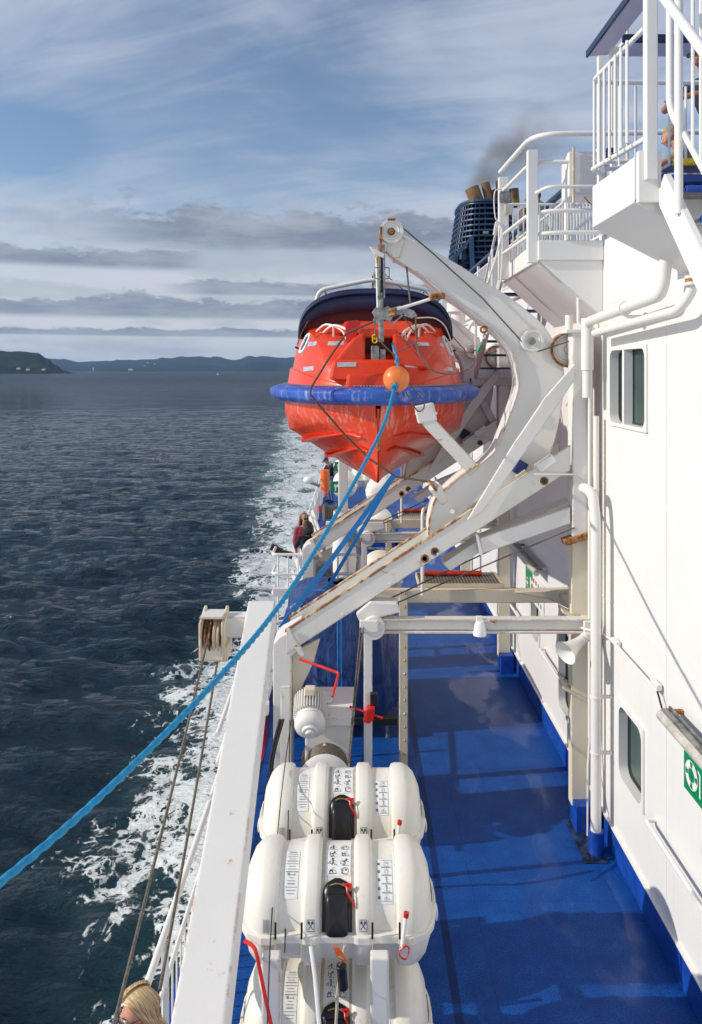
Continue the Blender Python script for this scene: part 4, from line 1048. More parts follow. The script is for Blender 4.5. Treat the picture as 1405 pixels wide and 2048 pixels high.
# white grab rails on the shoulders
for s_ in (-1, 1):
    b = MB(); p = [A(647 if s_ < 0 else 861, 676 - 34, 9.8)]
    X = [(-.66, .9, .42), (-.50, .62, .46), (-.28, .45, .40)]
    X = [(-.70, 1.05, .50), (-.56, .80, .58), (-.36, .62, .50), (-.28, .56, .36)]
    pts = [W2(s_ * -x if s_ > 0 else x, y, z) for x, y, z in X]
    b.tube(spline(pts, 4), .016, 8); b.tube(spline([q + Vector((s_ * .10, .12, .02)) for q in pts], 4), .014, 8)
    for i in (0, 3): b.bar(pts[i] + Vector((-.05, 0, 0)), pts[i] + Vector((.05, .03, 0)), .04, .012)
    b.tube([pts[1], pts[1] + Vector((0, .08, -.14))], .014, 6); b.tube([pts[2], pts[2] + Vector((0, .08, -.18))], .014, 6)
    b.build('grab_rail', M_white, canopy)
# reflective tape patches laid on the surface
from mathutils.bvhtree import BVHTree
def surf(objs):
    vs = []; fs = []
    for o in objs:
        k = len(vs); off = Vector(OFF[o.name]); vs += [v.co + off for v in o.data.vertices]; fs += [[i + k for i in p.vertices] for p in o.data.polygons]
    return BVHTree.FromPolygons(vs, fs)
bvh = surf([canopy, hull_o] + [c for c in children(canopy) if c.name.startswith(('bow_housing', 'forward_hatch'))])
EY = Vector((0, 0, EYE))
for s_, (px, py) in ((-1, (611, 687)), (1, (895, 692))):
    d_ = (A(px, py, 10) - EY).normalized(); c, n3, _, _ = bvh.ray_cast(EY, d_)
    if c is None: continue
    if n3.dot(d_) > 0: n3 = -n3
    u3 = Vector((0, 0, 1)).cross(n3).normalized(); v3 = n3.cross(u3)
    def oval(rx, rz, dd, n=28): return [c + n3 * dd + u3 * rx * math.copysign(abs(cos(2 * pi * k / n)) ** .75, cos(2 * pi * k / n)) + v3 * rz * math.copysign(abs(sin(2 * pi * k / n)) ** .75, sin(2 * pi * k / n)) for k in range(n)]
    n = 28; b = MB(); rr_ = [oval(.135, .155, -.02), oval(.132, .152, .018), oval(.10, .12, .024), oval(.085, .105, .006)]
    for r_ in rr_: r_.append(r_[0])
    wd_ = b.grid(rr_, True).build('porthole', M_signw, canopy)
    MB().add(oval(.09, .11, .012), [list(range(n))]).build('pane', M_glass, wd_)
    for k in range(2): MB().cyl(c + v3 * (.08 - .16 * k) + u3 * (-s_) * -.15, c + v3 * (.08 - .16 * k) - u3 * (-s_) * -.15 * -1 + n3 * .07, .014, 8).build('dog_bolt', M_black, wd_)
def patch(corners, m, name, parent, off=.006, nu=6, nv=2):
    """a thin patch laid on the boat: its corners are found on the surface seen in the given directions"""
    rows = []
    for j in range(nv + 1):
        row = []
        for i in range(nu + 1):
            u, v = i / nu, j / nv
            px = lerp(lerp(corners[0][0], corners[1][0], u), lerp(corners[3][0], corners[2][0], u), v)
            py = lerp(lerp(corners[0][1], corners[1][1], u), lerp(corners[3][1], corners[2][1], u), v)
            d_ = (A(px, py, 10) - EY).normalized(); h = bvh.ray_cast(EY, d_)
            if h[0] is None: return None
            row.append(h[0] - d_ * off)
        rows.append(row)
    return MB().grid(rows, True).build(name, m, parent)
for c_ in ([(675, 725), (713, 724), (713, 733), (675, 734)], [(607, 734), (628, 732), (628, 740), (607, 743)], [(576, 739), (586, 737), (586, 744), (576, 746)], [(810, 725), (846, 727), (846, 736), (810, 734)], [(889, 733), (907, 735), (907, 743), (889, 741)],
           [(618, 684), (635, 683), (632, 691), (615, 693)], [(657, 683), (690, 682), (687, 690), (655, 691)], [(829, 685), (857, 685), (860, 692), (833, 692)], [(881, 686), (895, 687), (896, 693), (882, 693)], [(730, 634), (745, 634), (752, 645), (740, 645)], [(784, 634), (793, 634), (793, 643), (786, 643)], [(690, 640), (715, 637), (712, 642), (690, 645)], [(657, 646), (670, 643), (668, 648), (656, 650)]):
    patch(c_, M_tape, 'reflective_strip', canopy)
# bumper all round the gunwale
def bump_path(off):
    ys = [0, .05, .14, .28, .45, .7, 1.0, 1.4, 1.9, 2.5, 3.5, 4.6, 5.6, 6.3, 6.7]
    R_ = [];
    for y in ys: R_.append((HW(y) + off * min(1, .45 + y), y - off * max(0, 1 - y / .5)))
    return R_
rows = []
prof = [(-.03, -.20), (.10, -.212), (.205, -.250), (.215, -.29), (.195, -.365), (.10, -.415), (-.03, -.43)]
ring_ = []
pr = bump_path(.0)
path = [(-x, y) for x, y in pr[::-1]] + [(x, y) for x, y in pr]
for i, (x, y) in enumerate(path):
    a = path[max(i - 1, 0)]; c = path[min(i + 1, len(path) - 1)]; t_ = Vector((c[0] - a[0], c[1] - a[1])).normalized(); n_ = Vector((t_.y, -t_.x))
    rows.append([W2(x + n_.x * o_, y + n_.y * o_, z) for o_, z in prof])
bmp = MB().grid(rows, flip=True); bmp.add(rows[0], [list(range(7))]); bmp.add(rows[-1], [list(range(6, -1, -1))]); bumper = bmp.build('bumper', M_bumper, LB, weld=True, bevel=.02)
b = MB()
for i in range(70):
    x = -1.3 + 2.6 * i / 69; yy = 0
    for k in range(len(pr) - 1):
        if pr[k][0] <= abs(x) <= pr[k + 1][0]: yy = lerp(pr[k][1], pr[k + 1][1], (abs(x) - pr[k][0]) / (pr[k + 1][0] - pr[k][0] + 1e-9))
    b.box(W2(x, yy - .01, -.192), (.022, .05, .016))
b.build('bumper_lacing', M_band, bumper)
MB().box(W2(-.58, .26, -.32), (.13, .16, .10)).build('strap_bracket', M_redp, bumper, bevel=.01)
# navy spray hood with roof frame
ARC = lambda w_, h, y, z, n=24, e=.75: [W2(-w_ * math.copysign(abs(cos(pi * k / n)) ** e, cos(pi * k / n)), y, z + h * abs(sin(pi * k / n)) ** e) for k in range(n + 1)]
rows = [ARC(1.06, .62, 1.33, .44), ARC(1.06, .68, 1.42, .44), ARC(1.04, .74, 2.6, .44), ARC(1.0, .5, 3.4, .40), ARC(.98, .1, 3.8, .36)]
hood = MB().grid(rows, flip=False).build('spray_hood', M_hood, LB, solid=.02)
ra = ARC(1.07, .69, 1.40, .44); rb_ = ARC(1.05, .40, 1.36, .42, e=.85)
rows = [ra, [a_.lerp(c_, .5) + Vector((0, -.03, 0)) for a_, c_ in zip(ra, rb_)], rb_]
MB().grid(rows, flip=True).build('hood_valance', M_hood, hood, solid=.012)
MB().grid([ARC(.99, .55, 1.44, .42), [W2(-.9 + 1.8 * k / 24, 1.40, .42) for k in range(25)]]).build('hood_lining', M_maroon, hood)
b = MB()
b.tube(rounded([W2(-.84, 2.0, .55), W2(-.84, 2.0, 1.16), W2(0, 1.95, 1.32), W2(.84, 2.0, 1.16), W2(.84, 2.0, .55)], .16), .032, 10)
b.tube(rounded([W2(-.84, 3.4, .55), W2(-.84, 3.4, 1.10), W2(0, 3.4, 1.24), W2(.84, 3.4, 1.10), W2(.84, 3.4, .55)], .16), .026, 10)
for s_ in (-1, 1): b.tube([W2(s_ * .74, 2.0, 1.20), W2(s_ * .60, 3.4, .75)], .018, 8)
b.build('roof_frame', M_white, LB)
# release hook in the recess
b = MB(); wbox(b, -.08, .02, .28, .42, .05, .30); wbox(b, .03, .10, .30, .42, .08, .26); b.build('release_hook', M_steel, LB, bevel=.012)
b = MB(); b.torus(A(750, 674, 9.15), .028, .010, (0, 1, 0), 14, 6); b.torus(A(750, 681, 9.15), .028, .010, (0, 1, 0), 14, 6); b.build('yellow_ring', M_yellow, LB)
fl_ = MB().prism([tuple(A(px, py, 9.35).xz) for px, py in ((691, 650), (698, 642), (716, 640), (722, 643), (719, 655), (712, 672), (696, 688), (692, 682))], 9.33, 9.36).build('hatch_flap', M_redp, canopy, bevel=.006)
MB().tube([A(698, 690, 9.3), A(718, 675, 9.33)], .016, 8).build('flap_hinge', M_redp, fl_)
b = MB()
b.tube([A(690, 690, 9.25), A(661, 738, 9.05), A(625, 772, 8.85)], .0)if False else None
# lashing wires over the boat
rope('lashing_wire', 'brown lashing wire running from the hatch down over the left bow and under the keel', [A(765, 635, 8.95), A(692, 668, 9.0), A(655, 722, 8.92), A(622, 776, 8.86), A(622, 790, 8.84), A(640, 812, 8.86), A(692, 872, 8.9), A(740, 918, 8.85), A(792, 953, 8.75), A(868, 965, 8.6), A(876, 975, 8.55)], .013, M_lash)

# ------------------------------------------------------------------ falls block and hook gear at the davit head
FB = thing('falls_block', 'grey steel falls block and hook plates hanging from the head of the curved arm', 'hook block', A(765, 700, 8.6))
Yb = 8.62
b = MB(); b.box(A(763, 503, Yb), (.085, .12, .14)); b.build('upper_socket', M_steel, FB, bevel=.008)
b = MB()
for dx in (-1, 1): b.box(A(764 + dx * 5, 552, Yb), (.016, .12, .52))
b.build('side_plates', M_steel, FB, bevel=.004)
MB().box(A(764, 552, Yb), (.03, .05, .50)).build('fall_rope', M_black, FB)
b = MB()
for s_, (xx) in ((-1, 748), (1, 779)): b.tube(rounded([A(764 + s_ * 5, 536, Yb), A(xx, 535, Yb), A(xx, 557, Yb), A(764 + s_ * 5, 558, Yb)], .02, 4), .007, 6)
b.build('lifting_handles', M_steel, FB)
b = MB(); b.prism([tuple(A(px, py, Yb).xz) for px, py in ((744, 625), (752, 615), (765, 618), (776, 612), (790, 622), (786, 634), (779, 648), (770, 640), (760, 640), (753, 650), (746, 641), (749, 634))], Yb - .04, Yb - .015)
b.prism([tuple(A(px, py, Yb).xz) for px, py in ((778, 618), (800, 612), (828, 622), (834, 632), (822, 638), (800, 630), (786, 634))], Yb - .07, Yb - .05)
b.build('hook_plates', M_steel, FB, bevel=.004)
b = MB(); b.box(A(763, 604, Yb), (.045, .06, .22)); b.box(A(763, 662, Yb + .1), (.06, .07, .26)); b.build('suspension_link', M_steel, FB, bevel=.01)
b = MB(); 
for py in (620, 630): b.cyl(A(778, py, Yb - .03), A(792, py - 1, Yb - .14), .018, 10)
b.build('link_pins', M_rust, FB)
MB().cyl(A(760, 594, Yb - .05), A(760, 594, Yb + .05), .028, 14).build('green_shackle', M_green, FB)
b = MB(); b.bar(A(783, 650, Yb - .06), A(808, 628, Yb - .06), .02, .02); b.build('release_lever', M_steel, FB)
MB().tube([A(757, 640, Yb + .1), A(755, 560, Yb + .1), A(754, 516, Yb + .1)], .016, 8).build('marker_pole', M_signw, FB)
MB().cyl(A(754.5, 527, Yb + .1), A(754.5, 515, Yb + .1), .018, 8).build('yellow_band', M_yellow, FB)
for n_, l_, pts, r_, m in (
    ('gripe_turnbuckle', 'white and rusty turnbuckle rod from the hook plates up to the arm', [A(795, 618, 8.55), A(816, 612, 8.55), A(858, 599, 8.5), A(872, 594, 8.5)], .018, M_white),
    ('stay_rod', 'thin vertical stay rod hanging from the arm to the turnbuckle', [A(814, 532, 8.6), A(817, 570, 8.58), A(822, 612, 8.54)], .011, M_wire),
    ('painter_line', 'grey painter loop sagging from the hook plates down across the bow', [A(750, 640, 8.5), A(752, 668, 8.5), A(768, 690, 8.5), A(790, 712, 8.5), A(800, 735, 8.5), A(822, 770, 8.5), A(846, 800, 8.5), A(848, 816, 8.5), A(838, 823, 8.5), A(828, 812, 8.5), A(810, 780, 8.5)], .008, M_wire),
    ('painter_line', 'grey line loop hanging right of the hook plates', [A(808, 634, 8.5), A(822, 655, 8.5), A(834, 672, 8.5), A(832, 684, 8.5), A(810, 697, 8.5), A(795, 702, 8.5), A(793, 708, 8.5)], .008, M_wire),
    ('tending_line', 'long olive line sagging in a wide loop across the boat to the green shackle', [A(832, 632, 8.5), A(832, 660, 8.5), A(834, 690, 8.5), A(842, 715, 8.45), A(862, 738, 8.4), A(892, 748, 8.4), A(925, 744, 8.4), A(948, 728, 8.45), A(958, 702, 8.5)], .009, M_wire),
    ('tending_line', 'thin dark line from the right porthole over to the shackle under the arm', [A(903, 690, 9.4), A(918, 703, 9.3), A(940, 704, 9.0), A(960, 696, 8.7), A(968, 680, 8.5)], .007, M_wire),
    ('lashing_wire', 'white wire over the right shoulder of the lifeboat', [A(832, 636, 8.6), A(868, 636, 8.9), A(890, 652, 9.2), A(902, 680, 9.5)], .008, M_white),
    ('lashing_wire', 'dark wire down the left shoulder of the lifeboat hood', [A(617, 642, 10.0), A(603, 668, 9.9), A(595, 690, 9.9)], .008, M_lash)):
    rope(n_, l_, spline(pts, 6), r_, m, 'line')
sk = thing('rope_shackle', 'rusty shackle with green sleeve hanging under the curved arm', 'shackle', A(968, 662, 8.5))
MB().torus(A(968, 659, 8.5), .035, .014, (0, 1, .2), 14, 6).build('bow', M_rust, sk)
MB().torus(A(970, 674, 8.5), .03, .008, (1, .4, 0), 14, 6).torus(A(968, 684, 8.5), .03, .008, (.2, 1, 0), 14, 6).build('chain_links', M_steel, sk)
MB().cyl(A(963, 690, 8.5), A(956, 704, 8.5), .022, 10).build('sleeve', M_green, sk)
MB().box(A(1010, 660, 8.6), (.001, .001, .001)) if False else None
rc = MB().ball(A(866, 594, 8.5), .045, 10, 8).box(A(880, 592, 8.52), (.12, .06, .07)).build('rusty_clevis', M_rust, FB, bevel=.01)

# ------------------------------------------------------------------ fender ball, blue rope, webbing
fb = thing('fender_ball', 'orange round fender float knotted on the blue rope at the lifeboat bow', 'fender', A(793, 758, 8.35))
c = A(793, 758, 8.35)
MB().ball(c, .148, 28, 20).build('float', M_buoy, fb)
MB().lathe([(.02, -.155), (.04, -.15), (.045, -.13)], c, (0, .35, 1), 12).build('eye', M_buoy, fb)
kn = MB(); kp = A(790, 775, 8.2)
kn.torus(kp, .028, .017, (.3, 1, .2), 14, 8); kn.torus(kp + Vector((.01, .01, .02)), .024, .016, (1, .3, .5), 14, 8); kn.build('knot', M_rope, fb)
def laid_rope(name, label, pts, r0, r1, pitch=.060, n=18, m=M_rope):
    """three-strand rope: the section is a turning three-lobed outline"""
    L = 0; pts = [Vector(p) for p in pts]; out = [pts[0]]; 
    for a, c_ in zip(pts, pts[1:]):
        k = max(1, int((c_ - a).length / (pitch / 7)))
        out += [a.lerp(c_, i / k) for i in range(1, k + 1)]
    b = MB(); vs = []; N = len(out); dist = 0; T0 = (out[-1] - out[0]).normalized(); u0 = T0.cross(Vector((0, 0, 1))).normalized()
    for i, p in enumerate(out):
        if i: dist += (p - out[i - 1]).length
        t_ = (out[min(i + 1, N - 1)] - out[max(i - 1, 0)]).normalized(); u = (u0 - t_ * u0.dot(t_)).normalized(); v = t_.cross(u)
        r = lerp(r0, r1, i / N)
        for k in range(n):
            a = 2 * pi * k / n; rr = r * (.70 + .42 * abs(cos(1.5 * (a - 2 * pi * dist / (pitch * 3)))) )
            vs.append(p + (u * cos(a) + v * sin(a)) * rr)
    fs = [(i * n + k, i * n + (k + 1) % n, (i + 1) * n + (k + 1) % n, (i + 1) * n + k) for i in range(N - 1) for k in range(n)]
    b.add(vs, fs, True); o = b.build(name, m, base=out[0]); return tag(o, label, 'rope')
laid_rope('blue_rope', 'thick turquoise rope stretched from the fender float across the picture to the lower left', spline([A(789, 778, 8.2), A(768, 850, 7.3), A(712, 960, 6.1), A(620, 1120, 4.75), A(535, 1243, 3.9), A(420, 1375, 3.25), A(290, 1508, 2.75), A(150, 1640, 2.38), A(0, 1766, 2.1), A(-160, 1892, 1.9)], 10), .0185, .0115)
rope('blue_rope_tail', 'short knotted turquoise rope from the bow hook down to the fender float', spline([A(786, 688, 8.75), A(790, 702, 8.6), A(795, 716, 8.45), A(792, 724, 8.42), A(797, 728, 8.4), A(794, 740, 8.38)], 5), .017, M_rope)
def webbing(name, label, p0, p1, wd, m=M_web, cat='strap'):
    b = MB(); b.bar(p0, p1, wd, .006, (0, 1, .2)); o = b.build(name, m, base=p0); return tag(o, label, cat, 'blue webbing straps under the keel')
webbing('webbing_strap', 'wide bright blue strap from the keel down to the outboard end of the ramp beam', A(787, 952, 8.7), A(562, 1256, 8.8), .06)
webbing('webbing_strap', 'second blue strap, twisted and narrower, from the keel down behind the ramp beam', A(786, 954, 8.72), A(633, 1215, 9.4), .045)
rope('thin_blue_line', 'thin light blue cord over the top of the navy tarpaulin', spline([A(622, 1184, 10.5), A(640, 1180, 10.5), A(665, 1183, 10.4)], 5), .010, M_web, 'cord')

# ------------------------------------------------------------------ raft crane arm stowed fore and aft
CA = thing('raft_crane_arm', 'long white box arm of the raft crane running down beside the raft canisters', 'crane arm', (-.75, 6.4, 2.7))
KA = .82
def K_(x, y, z): return Vector((x * KA, y * KA, EYE - z * KA))
P0, P1 = K_(-.83, 6.55, 2.12), K_(-.63, 2.0, 3.22)
MB().bar(P0, P1, .235 * KA, .24 * KA).build('arm', M_beam, CA, bevel=.008)
# sheave head outboard
def kbox(b, c, sz): return b.box(K_(*c), [q * KA for q in sz])
kbox(MB(), (-1.10, 6.42, 2.18), (.36, .16, .18)).build('cross_piece', M_davit, CA, bevel=.008)
kbox(MB(), (-1.20, 6.36, 2.36), (.24, .26, .14)).build('sheave_box', M_cream, CA, bevel=.015)
for xk in (-1.315, -1.13): MB().prismx([(6.20 * KA, EYE - 2.10 * KA), (6.45 * KA, EYE - 2.02 * KA), (6.48 * KA, EYE - 2.45 * KA), (6.22 * KA, EYE - 2.42 * KA)], xk * KA, (xk + .028) * KA).build('cheek_plate', M_cream, CA, bevel=.008)
kbox(MB(), (-1.21, 6.33, 2.06), (.2, .22, .02)).build('head_cap', M_davit, CA, bevel=.006)
for xk, mk in ((-1.245, M_rust), (-1.175, M_cream)): b = MB(); sheave(b, K_(xk, 6.33, 2.24), .14 * KA, .020, (1, 0, 0)); b.build('sheave', mk, CA)
MB().tube(sag(K_(-1.235, 6.2, 2.22), K_(-1.03, 2.43, 3.07), .04), .0075, 8).build('crane_wire', M_wire, CA)
MB().tube(sag(K_(-1.18, 6.4, 2.40), K_(-.99, 3.76, 3.11), .03), .0075, 8).build('crane_wire', M_wire, CA)
MB().bar((-.83, 6.5, .0), (-.83, 6.5, EYE - 2.25), .14, .14).build('rest_post', M_white, CA, bevel=.008) if False else None
MB().box((-.80, 4.9, 1.25), (.12, .12, 2.3)).build('rest_post', M_white, CA, bevel=.008) if False else None

# ------------------------------------------------------------------ winch behind the rafts
WN = thing('davit_winch', 'white electric davit winch with finned motor and wire drum behind the rafts', 'winch', (-.35, 7.2, 0))
MB().box((-.28, 7.25, 1.28), (.42, .42, 1.02)).build('gear_case', M_beam, WN, bevel=.012)
MB().prismx([(6.98, 1.86), (7.42, 1.97), (7.42, 1.90), (6.98, 1.78)], -.54, -.03).build('gear_cover', M_beam, WN, bevel=.008)
b = MB(); b.lathe([(0, 0), (.07, 0), (.07, .02), (0, .02)], (-.30, 7.22, 1.94), (0, -.3, 1), 20); b.build('filler_cap', M_white, WN)
mc = A(620, 1462, 6.78); ax = Vector((.05, -.86, .5)).normalized() * 1.0
ax = Vector((.04, -1, -.42)).normalized()
b = MB(); b.lathe([(0, .045), (.034, .045), (.04, .022), (.066, .022), (.072, .0), (.10, -.006), (.128, -.03), (.142, -.06), (.142, -.10), (.130, -.105)], mc, ax, 36)
mo = b.build('motor', M_white, WN)
b = MB(); b.cyl(mc - ax * .12, mc - ax * .36, .125, 24)
for k in range(36):
    a = 2 * pi * k / 36; u = Vector((1, 0, 0)); v = ax.cross(u).normalized(); d_ = u * cos(a) + v * sin(a)
    b.bar(mc - ax * .15 + d_ * .14, mc - ax * .36 + d_ * .14, .008, .035, d_) 
b.build('cooling_fins', M_white, mo)
MB().box(mc - ax * .25 + Vector((.0, 0, .17)), (.10, .12, .06)).build('terminal_box', M_cream, mo, bevel=.01)
b = MB(); dc = Vector((-.29, 6.95, 1.40)); b.lathe([(.0, -.18), (.215, -.18), (.215, -.15), (.185, -.15)] + [(.19 + .012 * (k % 2), -.15 + .0125 * k) for k in range(22)] + [(.19, .13), (.24, .13), (.24, .16), (0, .16)], dc, (0, 1, 0), 40); b.build('wire_drum', M_wire, WN)
b = MB(); b.lathe([(0, -.215), (.20, -.21), (.235, -.185), (.235, -.18)], dc, (0, 1, 0), 40); b.build('drum_cover', M_white, WN)
MB().box((-.30, 7.2, .76), (.5, .5, .06)).build('pedestal', M_white, WN, bevel=.01)
b = MB()
for px, py in ((662, 1432), (664, 1447), (650, 1492)): b.lathe([(0, -.02), (.02, -.02), (.024, 0)], A(px, py, 7.02), (0, 1, 0), 8)
b.build('bolt', M_white, WN)
WN.scale = (1.17,) * 3; WN.location = Vector((0, 0, EYE)) + (WN.location - Vector((0, 0, EYE))) * 1.17
lv = thing('brake_lever', 'bent red brake lever bar rising behind the winch in front of the tarpaulin', 'lever', A(655, 1392, 7.6))
MB().tube(rounded([A(600, 1318, 7.9), A(678, 1346, 7.7), A(665, 1394, 7.5)], .02, 3), .015, 6).build('bar', M_redp, lv)
lb_ = thing('red_lever_bracket', 'red lever bracket on the white post left of the blue walkway', 'lever', A(735, 1430, 8.2))
MB().prism([tuple(A(px, py, 8.25).xz) for px, py in ((727, 1440), (735, 1415), (750, 1412), (748, 1436), (738, 1444))], 8.2, 8.32).build('plate', M_redp, lb_, bevel=.006)
MB().tube([A(700, 1413, 8.3), A(733, 1425, 8.25), A(766, 1436, 8.2)], .013, 8).build('handle', M_redp, lb_)
MB().box(A(748, 1398, 8.3), (.08, .08, .14)).build('latch', M_black, lb_, bevel=.01)
rope('hanging_wire', 'thin slack wire dropping to the red lever bracket', [A(705, 1240, 8.6), A(722, 1310, 8.5), A(748, 1400, 8.3)], .005, M_wire, 'wire')
for (pts, l_) in (([A(583, 1440, 6.9), A(562, 1600, 5.9), A(543, 1850, 4.9), A(535, 2060, 4.3)], 'left one of two thin dark wires over the raft canisters'), ([A(580, 1440, 6.9), A(577, 1640, 5.9), A(570, 1905, 4.85)], 'right one of two thin dark wires over the raft canisters, the shorter')):
    rope('control_wire', l_, spline(pts, 4), .0042, M_black, 'wire')
eb = thing('electric_conduit_box', 'rusty edged conduit with black cables beside the winch motor', 'conduit', (-.72, 7.4, 0))
MB().box((-.70, 7.35, 1.0), (.10, .05, 2.0)).build('channel', M_davit, eb, bevel=.006)
for k in range(2): MB().tube(spline([(-.74 + .03 * k, 7.2, 1.75), (-.82 + .02 * k, 7.1, 1.4), (-.80 + .02 * k, 7.15, 1.1), (-.70, 7.2, .7)], 6), .014, 8).build('cable', M_black, eb)
# ------------------------------------------------------------------ liferaft canisters
CR, CL = .385, .66
def make_raft(detail=True):
    c = Vector((0, 0, 0)); 
    T = thing('raft_canister', 'cream white liferaft canister', 'life raft', (0, 0, 0), 'liferaft canisters by the walkway')
    prof = [(-.66, .02), (-.655, .10), (-.64, .22), (-.60, .315), (-.56, .355), (-.525, .375), (-.50, .385), (-.44, .385), (-.415, .375), (-.405, .352), (-.395, .345), (-.245, .345), (-.238, .350), (-.222, .380), (-.21, .385), (-.14, .385), (-.128, .380), (-.112, .350), (-.105, .345), (0, .345)]
    prof = prof + [(-x, r) for x, r in prof[::-1][1:]]
    def sf(t):                      # section: a touch squarish below
        s_ = sin(t); return 1.0 if s_ > 0 else 1.0 - .05 * s_ * s_
    def half(a0, a1):
        b = MB(); rows = []
        for x, r in prof:
            rows.append([Vector((x, r * cos(t) * 1.02, r * sin(t) * sf(t))) for t in [a0 + (a1 - a0) * k / 28 for k in range(29)]])
        return b.grid(rows, True, flip=True)
    up = half(0, pi).build('upper_shell', M_raft, T); lo = half(pi, 2 * pi).build('lower_shell', M_raft, T)
    # flange at mid height all round
    fl = []
    out = [(x, r * 1.02 + .028) for x, r in prof if abs(x) < .56] 
    path = [(-.655, -.0)] 
    pl = [(x, -(max(r, .37) * 1.02 + .022)) for x, r in prof if abs(x) <= .52]
    ends = [(.60, -.365), (.655, -.27), (.685, -.14), (.69, 0)]
    loop = pl + ends + [(x, -y) for x, y in ends[::-1][1:]] + [(x, -y) for x, y in pl[::-1]] + [(-x, -y) for x, y in ends] + [(-x, y) for x, y in ends[::-1][1:]]
    n = len(loop)
    b = MB(); b.add([(x, y, .025) for x, y in loop] + [(x, y, -.03) for x, y in loop], [list(range(n)), list(range(2 * n - 1, n - 1, -1))] + [(k, k + n, (k + 1) % n + n, (k + 1) % n) for k in range(n)])
    b.build('flange', M_raft, T, bevel=.008, weld=True)
    if not detail: return T
    S = lambda u, v, off=.003: Vector((u, -(.345 + off) * cos(v) * 1.02, (.345 + off) * sin(v)))      # on the recessed surface, v = angle above the near seam
    SR = lambda u, v, off=.003: Vector((u, -(.385 + off) * cos(v) * 1.02, (.385 + off) * sin(v)))
    def sheet(u0, u1, v0, v1, off=.002, fn_=S, n_=10): return MB().grid([[fn_(lerp(u0, u1, i / 2), lerp(v0, v1, j / n_), off) for i in range(3)] for j in range(n_ + 1)], True)
    for (u0, u1, v0, v1) in ((-.095, .095, .86, 1.60), (.27, .375, .50, 1.32)): pass
    lab1 = sheet(-.09, .09, .98, 1.72).build('instruction_label', M_signw, T)
    lab2 = sheet(.270, .375, .52, 1.30).build('instruction_label', M_signw, T)
    lab3 = sheet(-.365, -.27, .60, 1.50).build('data_label', M_signw, T)
    def f(fnn, off=.0045): return lambda u, v: fnn(u, v / .36, off)
    rnd = random.Random(5)
    ink = MB(); g_ = f(S)
    # pictogram panel: two columns of little scenes, with their step numbers
    def blob_fig(b, u, v, s_, kind):
        # head, body stroke, limbs, arc: small inked drawing
        def P(x, y): return g_(u + x * s_, v + y * s_)
        def stroke(x0, y0, x1, y1, wd=.12):
            wd *= .55
            dx, dy = x1 - x0, y1 - y0; L = max(1e-4, sqrt(dx * dx + dy * dy)); nx, ny = -dy / L * wd / 2, dx / L * wd / 2
            b.add([P(x0 + nx, y0 + ny), P(x1 + nx, y1 + ny), P(x1 - nx, y1 - ny), P(x0 - nx, y0 - ny)], [(0, 1, 2, 3)])
        def dot(x, y, r): b.add([P(x + r * cos(2 * pi * k / 8), y + r * sin(2 * pi * k / 8)) for k in range(8)], [list(range(8))])
        def arc_(x, y, r, a0, a1, wd=.07, n_=7):
            for k in range(n_):
                p, q = a0 + (a1 - a0) * k / n_, a0 + (a1 - a0) * (k + 1) / n_
                stroke(x + r * cos(p), y + r * sin(p), x + r * cos(q), y + r * sin(q), wd)
        if kind == 0: arc_(0, 0, .42, 0, 2 * pi); arc_(.0, .0, .25, .4, 2.9, .05); stroke(-.45, -.3, .4, -.42, .08); dot(.1, .1, .1)
        elif kind == 1: dot(-.05, .38, .13); stroke(-.05, .28, 0, -.08, .22); stroke(0, -.08, -.15, -.45, .12); stroke(0, -.08, .2, -.45, .12); stroke(-.02, .2, .38, .02, .09); stroke(.3, -.3, .5, -.5, .1)
        elif kind == 2: dot(.15, .3, .12); stroke(.15, .2, -.15, .02, .24); stroke(-.15, .02, .05, -.25, .14); stroke(.05, -.25, -.25, -.45, .12); stroke(-.4, -.48, .45, -.48, .06); stroke(.15, .15, .45, -.1, .09)
        elif kind == 3: arc_(0, -.3, .42, 0, pi, .08); stroke(-.45, -.32, .45, -.32, .1); dot(-.1, .02, .1); stroke(-.1, 0, .05, -.25, .16); arc_(.1, .2, .2, .5, 3.4, .06)
        else: stroke(-.35, .4, -.1, -.4, .08); stroke(-.05, .4, -.3, -.35, .08); stroke(.1, .35, .3, -.35, .1); stroke(.35, .3, .15, -.4, .08); dot(.1, .4, .07); stroke(-.4, -.45, .4, -.48, .05)
    for r_ in range(4):
        for c_ in range(2):
            u = -.042 + .084 * c_; v = (1.66 - .18 * r_) * .36 - .018
            blob_fig(ink, u + .008, v, .058, (1, 0, 2, 3, 1, 2, 3, 0)[r_ * 2 + c_])
            blob_fig(ink, u - .012, v - .004, .036, (2, 4, 1, 1, 3, 0, 2, 1)[r_ * 2 + c_])
    for r_ in range(5):
        v = (1.20 - .145 * r_) * .36; ink.add([g_(.276, v - .008), g_(.290, v - .008), g_(.290, v + .008), g_(.276, v + .008)], [(0, 1, 2, 3)])
    ink.build('printed_pictograms', M_ink, lab1)
    ink = MB()
    for r_ in range(5): blob_fig(ink, .335, (1.20 - .145 * r_) * .36, .042, (0, 4, 1, 1, 3)[r_])
    for r_ in range(5):
        v = (1.20 - .145 * r_) * .36
        for (a0, b0, a1, b1) in ((.30, -.023, .37, -.023), (.30, .025, .37, .025)): ink.add([g_(a0, v + b0), g_(a1, v + b1), g_(a1, v + b1 + .0022), g_(a0, v + b0 + .0022)], [(0, 1, 2, 3)])
    ink.build('printed_pictograms', M_lgrey, lab2)
    ink = MB(); gt_ = lambda u, v: S(u, v, .006)
    for r_ in range(5):
        num = MB(); put_text(num, str(r_ + 1), lambda u, v: S(u, v / .36, .006), .283, (1.20 - .145 * r_) * .36, .013)
        num.build('step_number', M_signw, lab2)
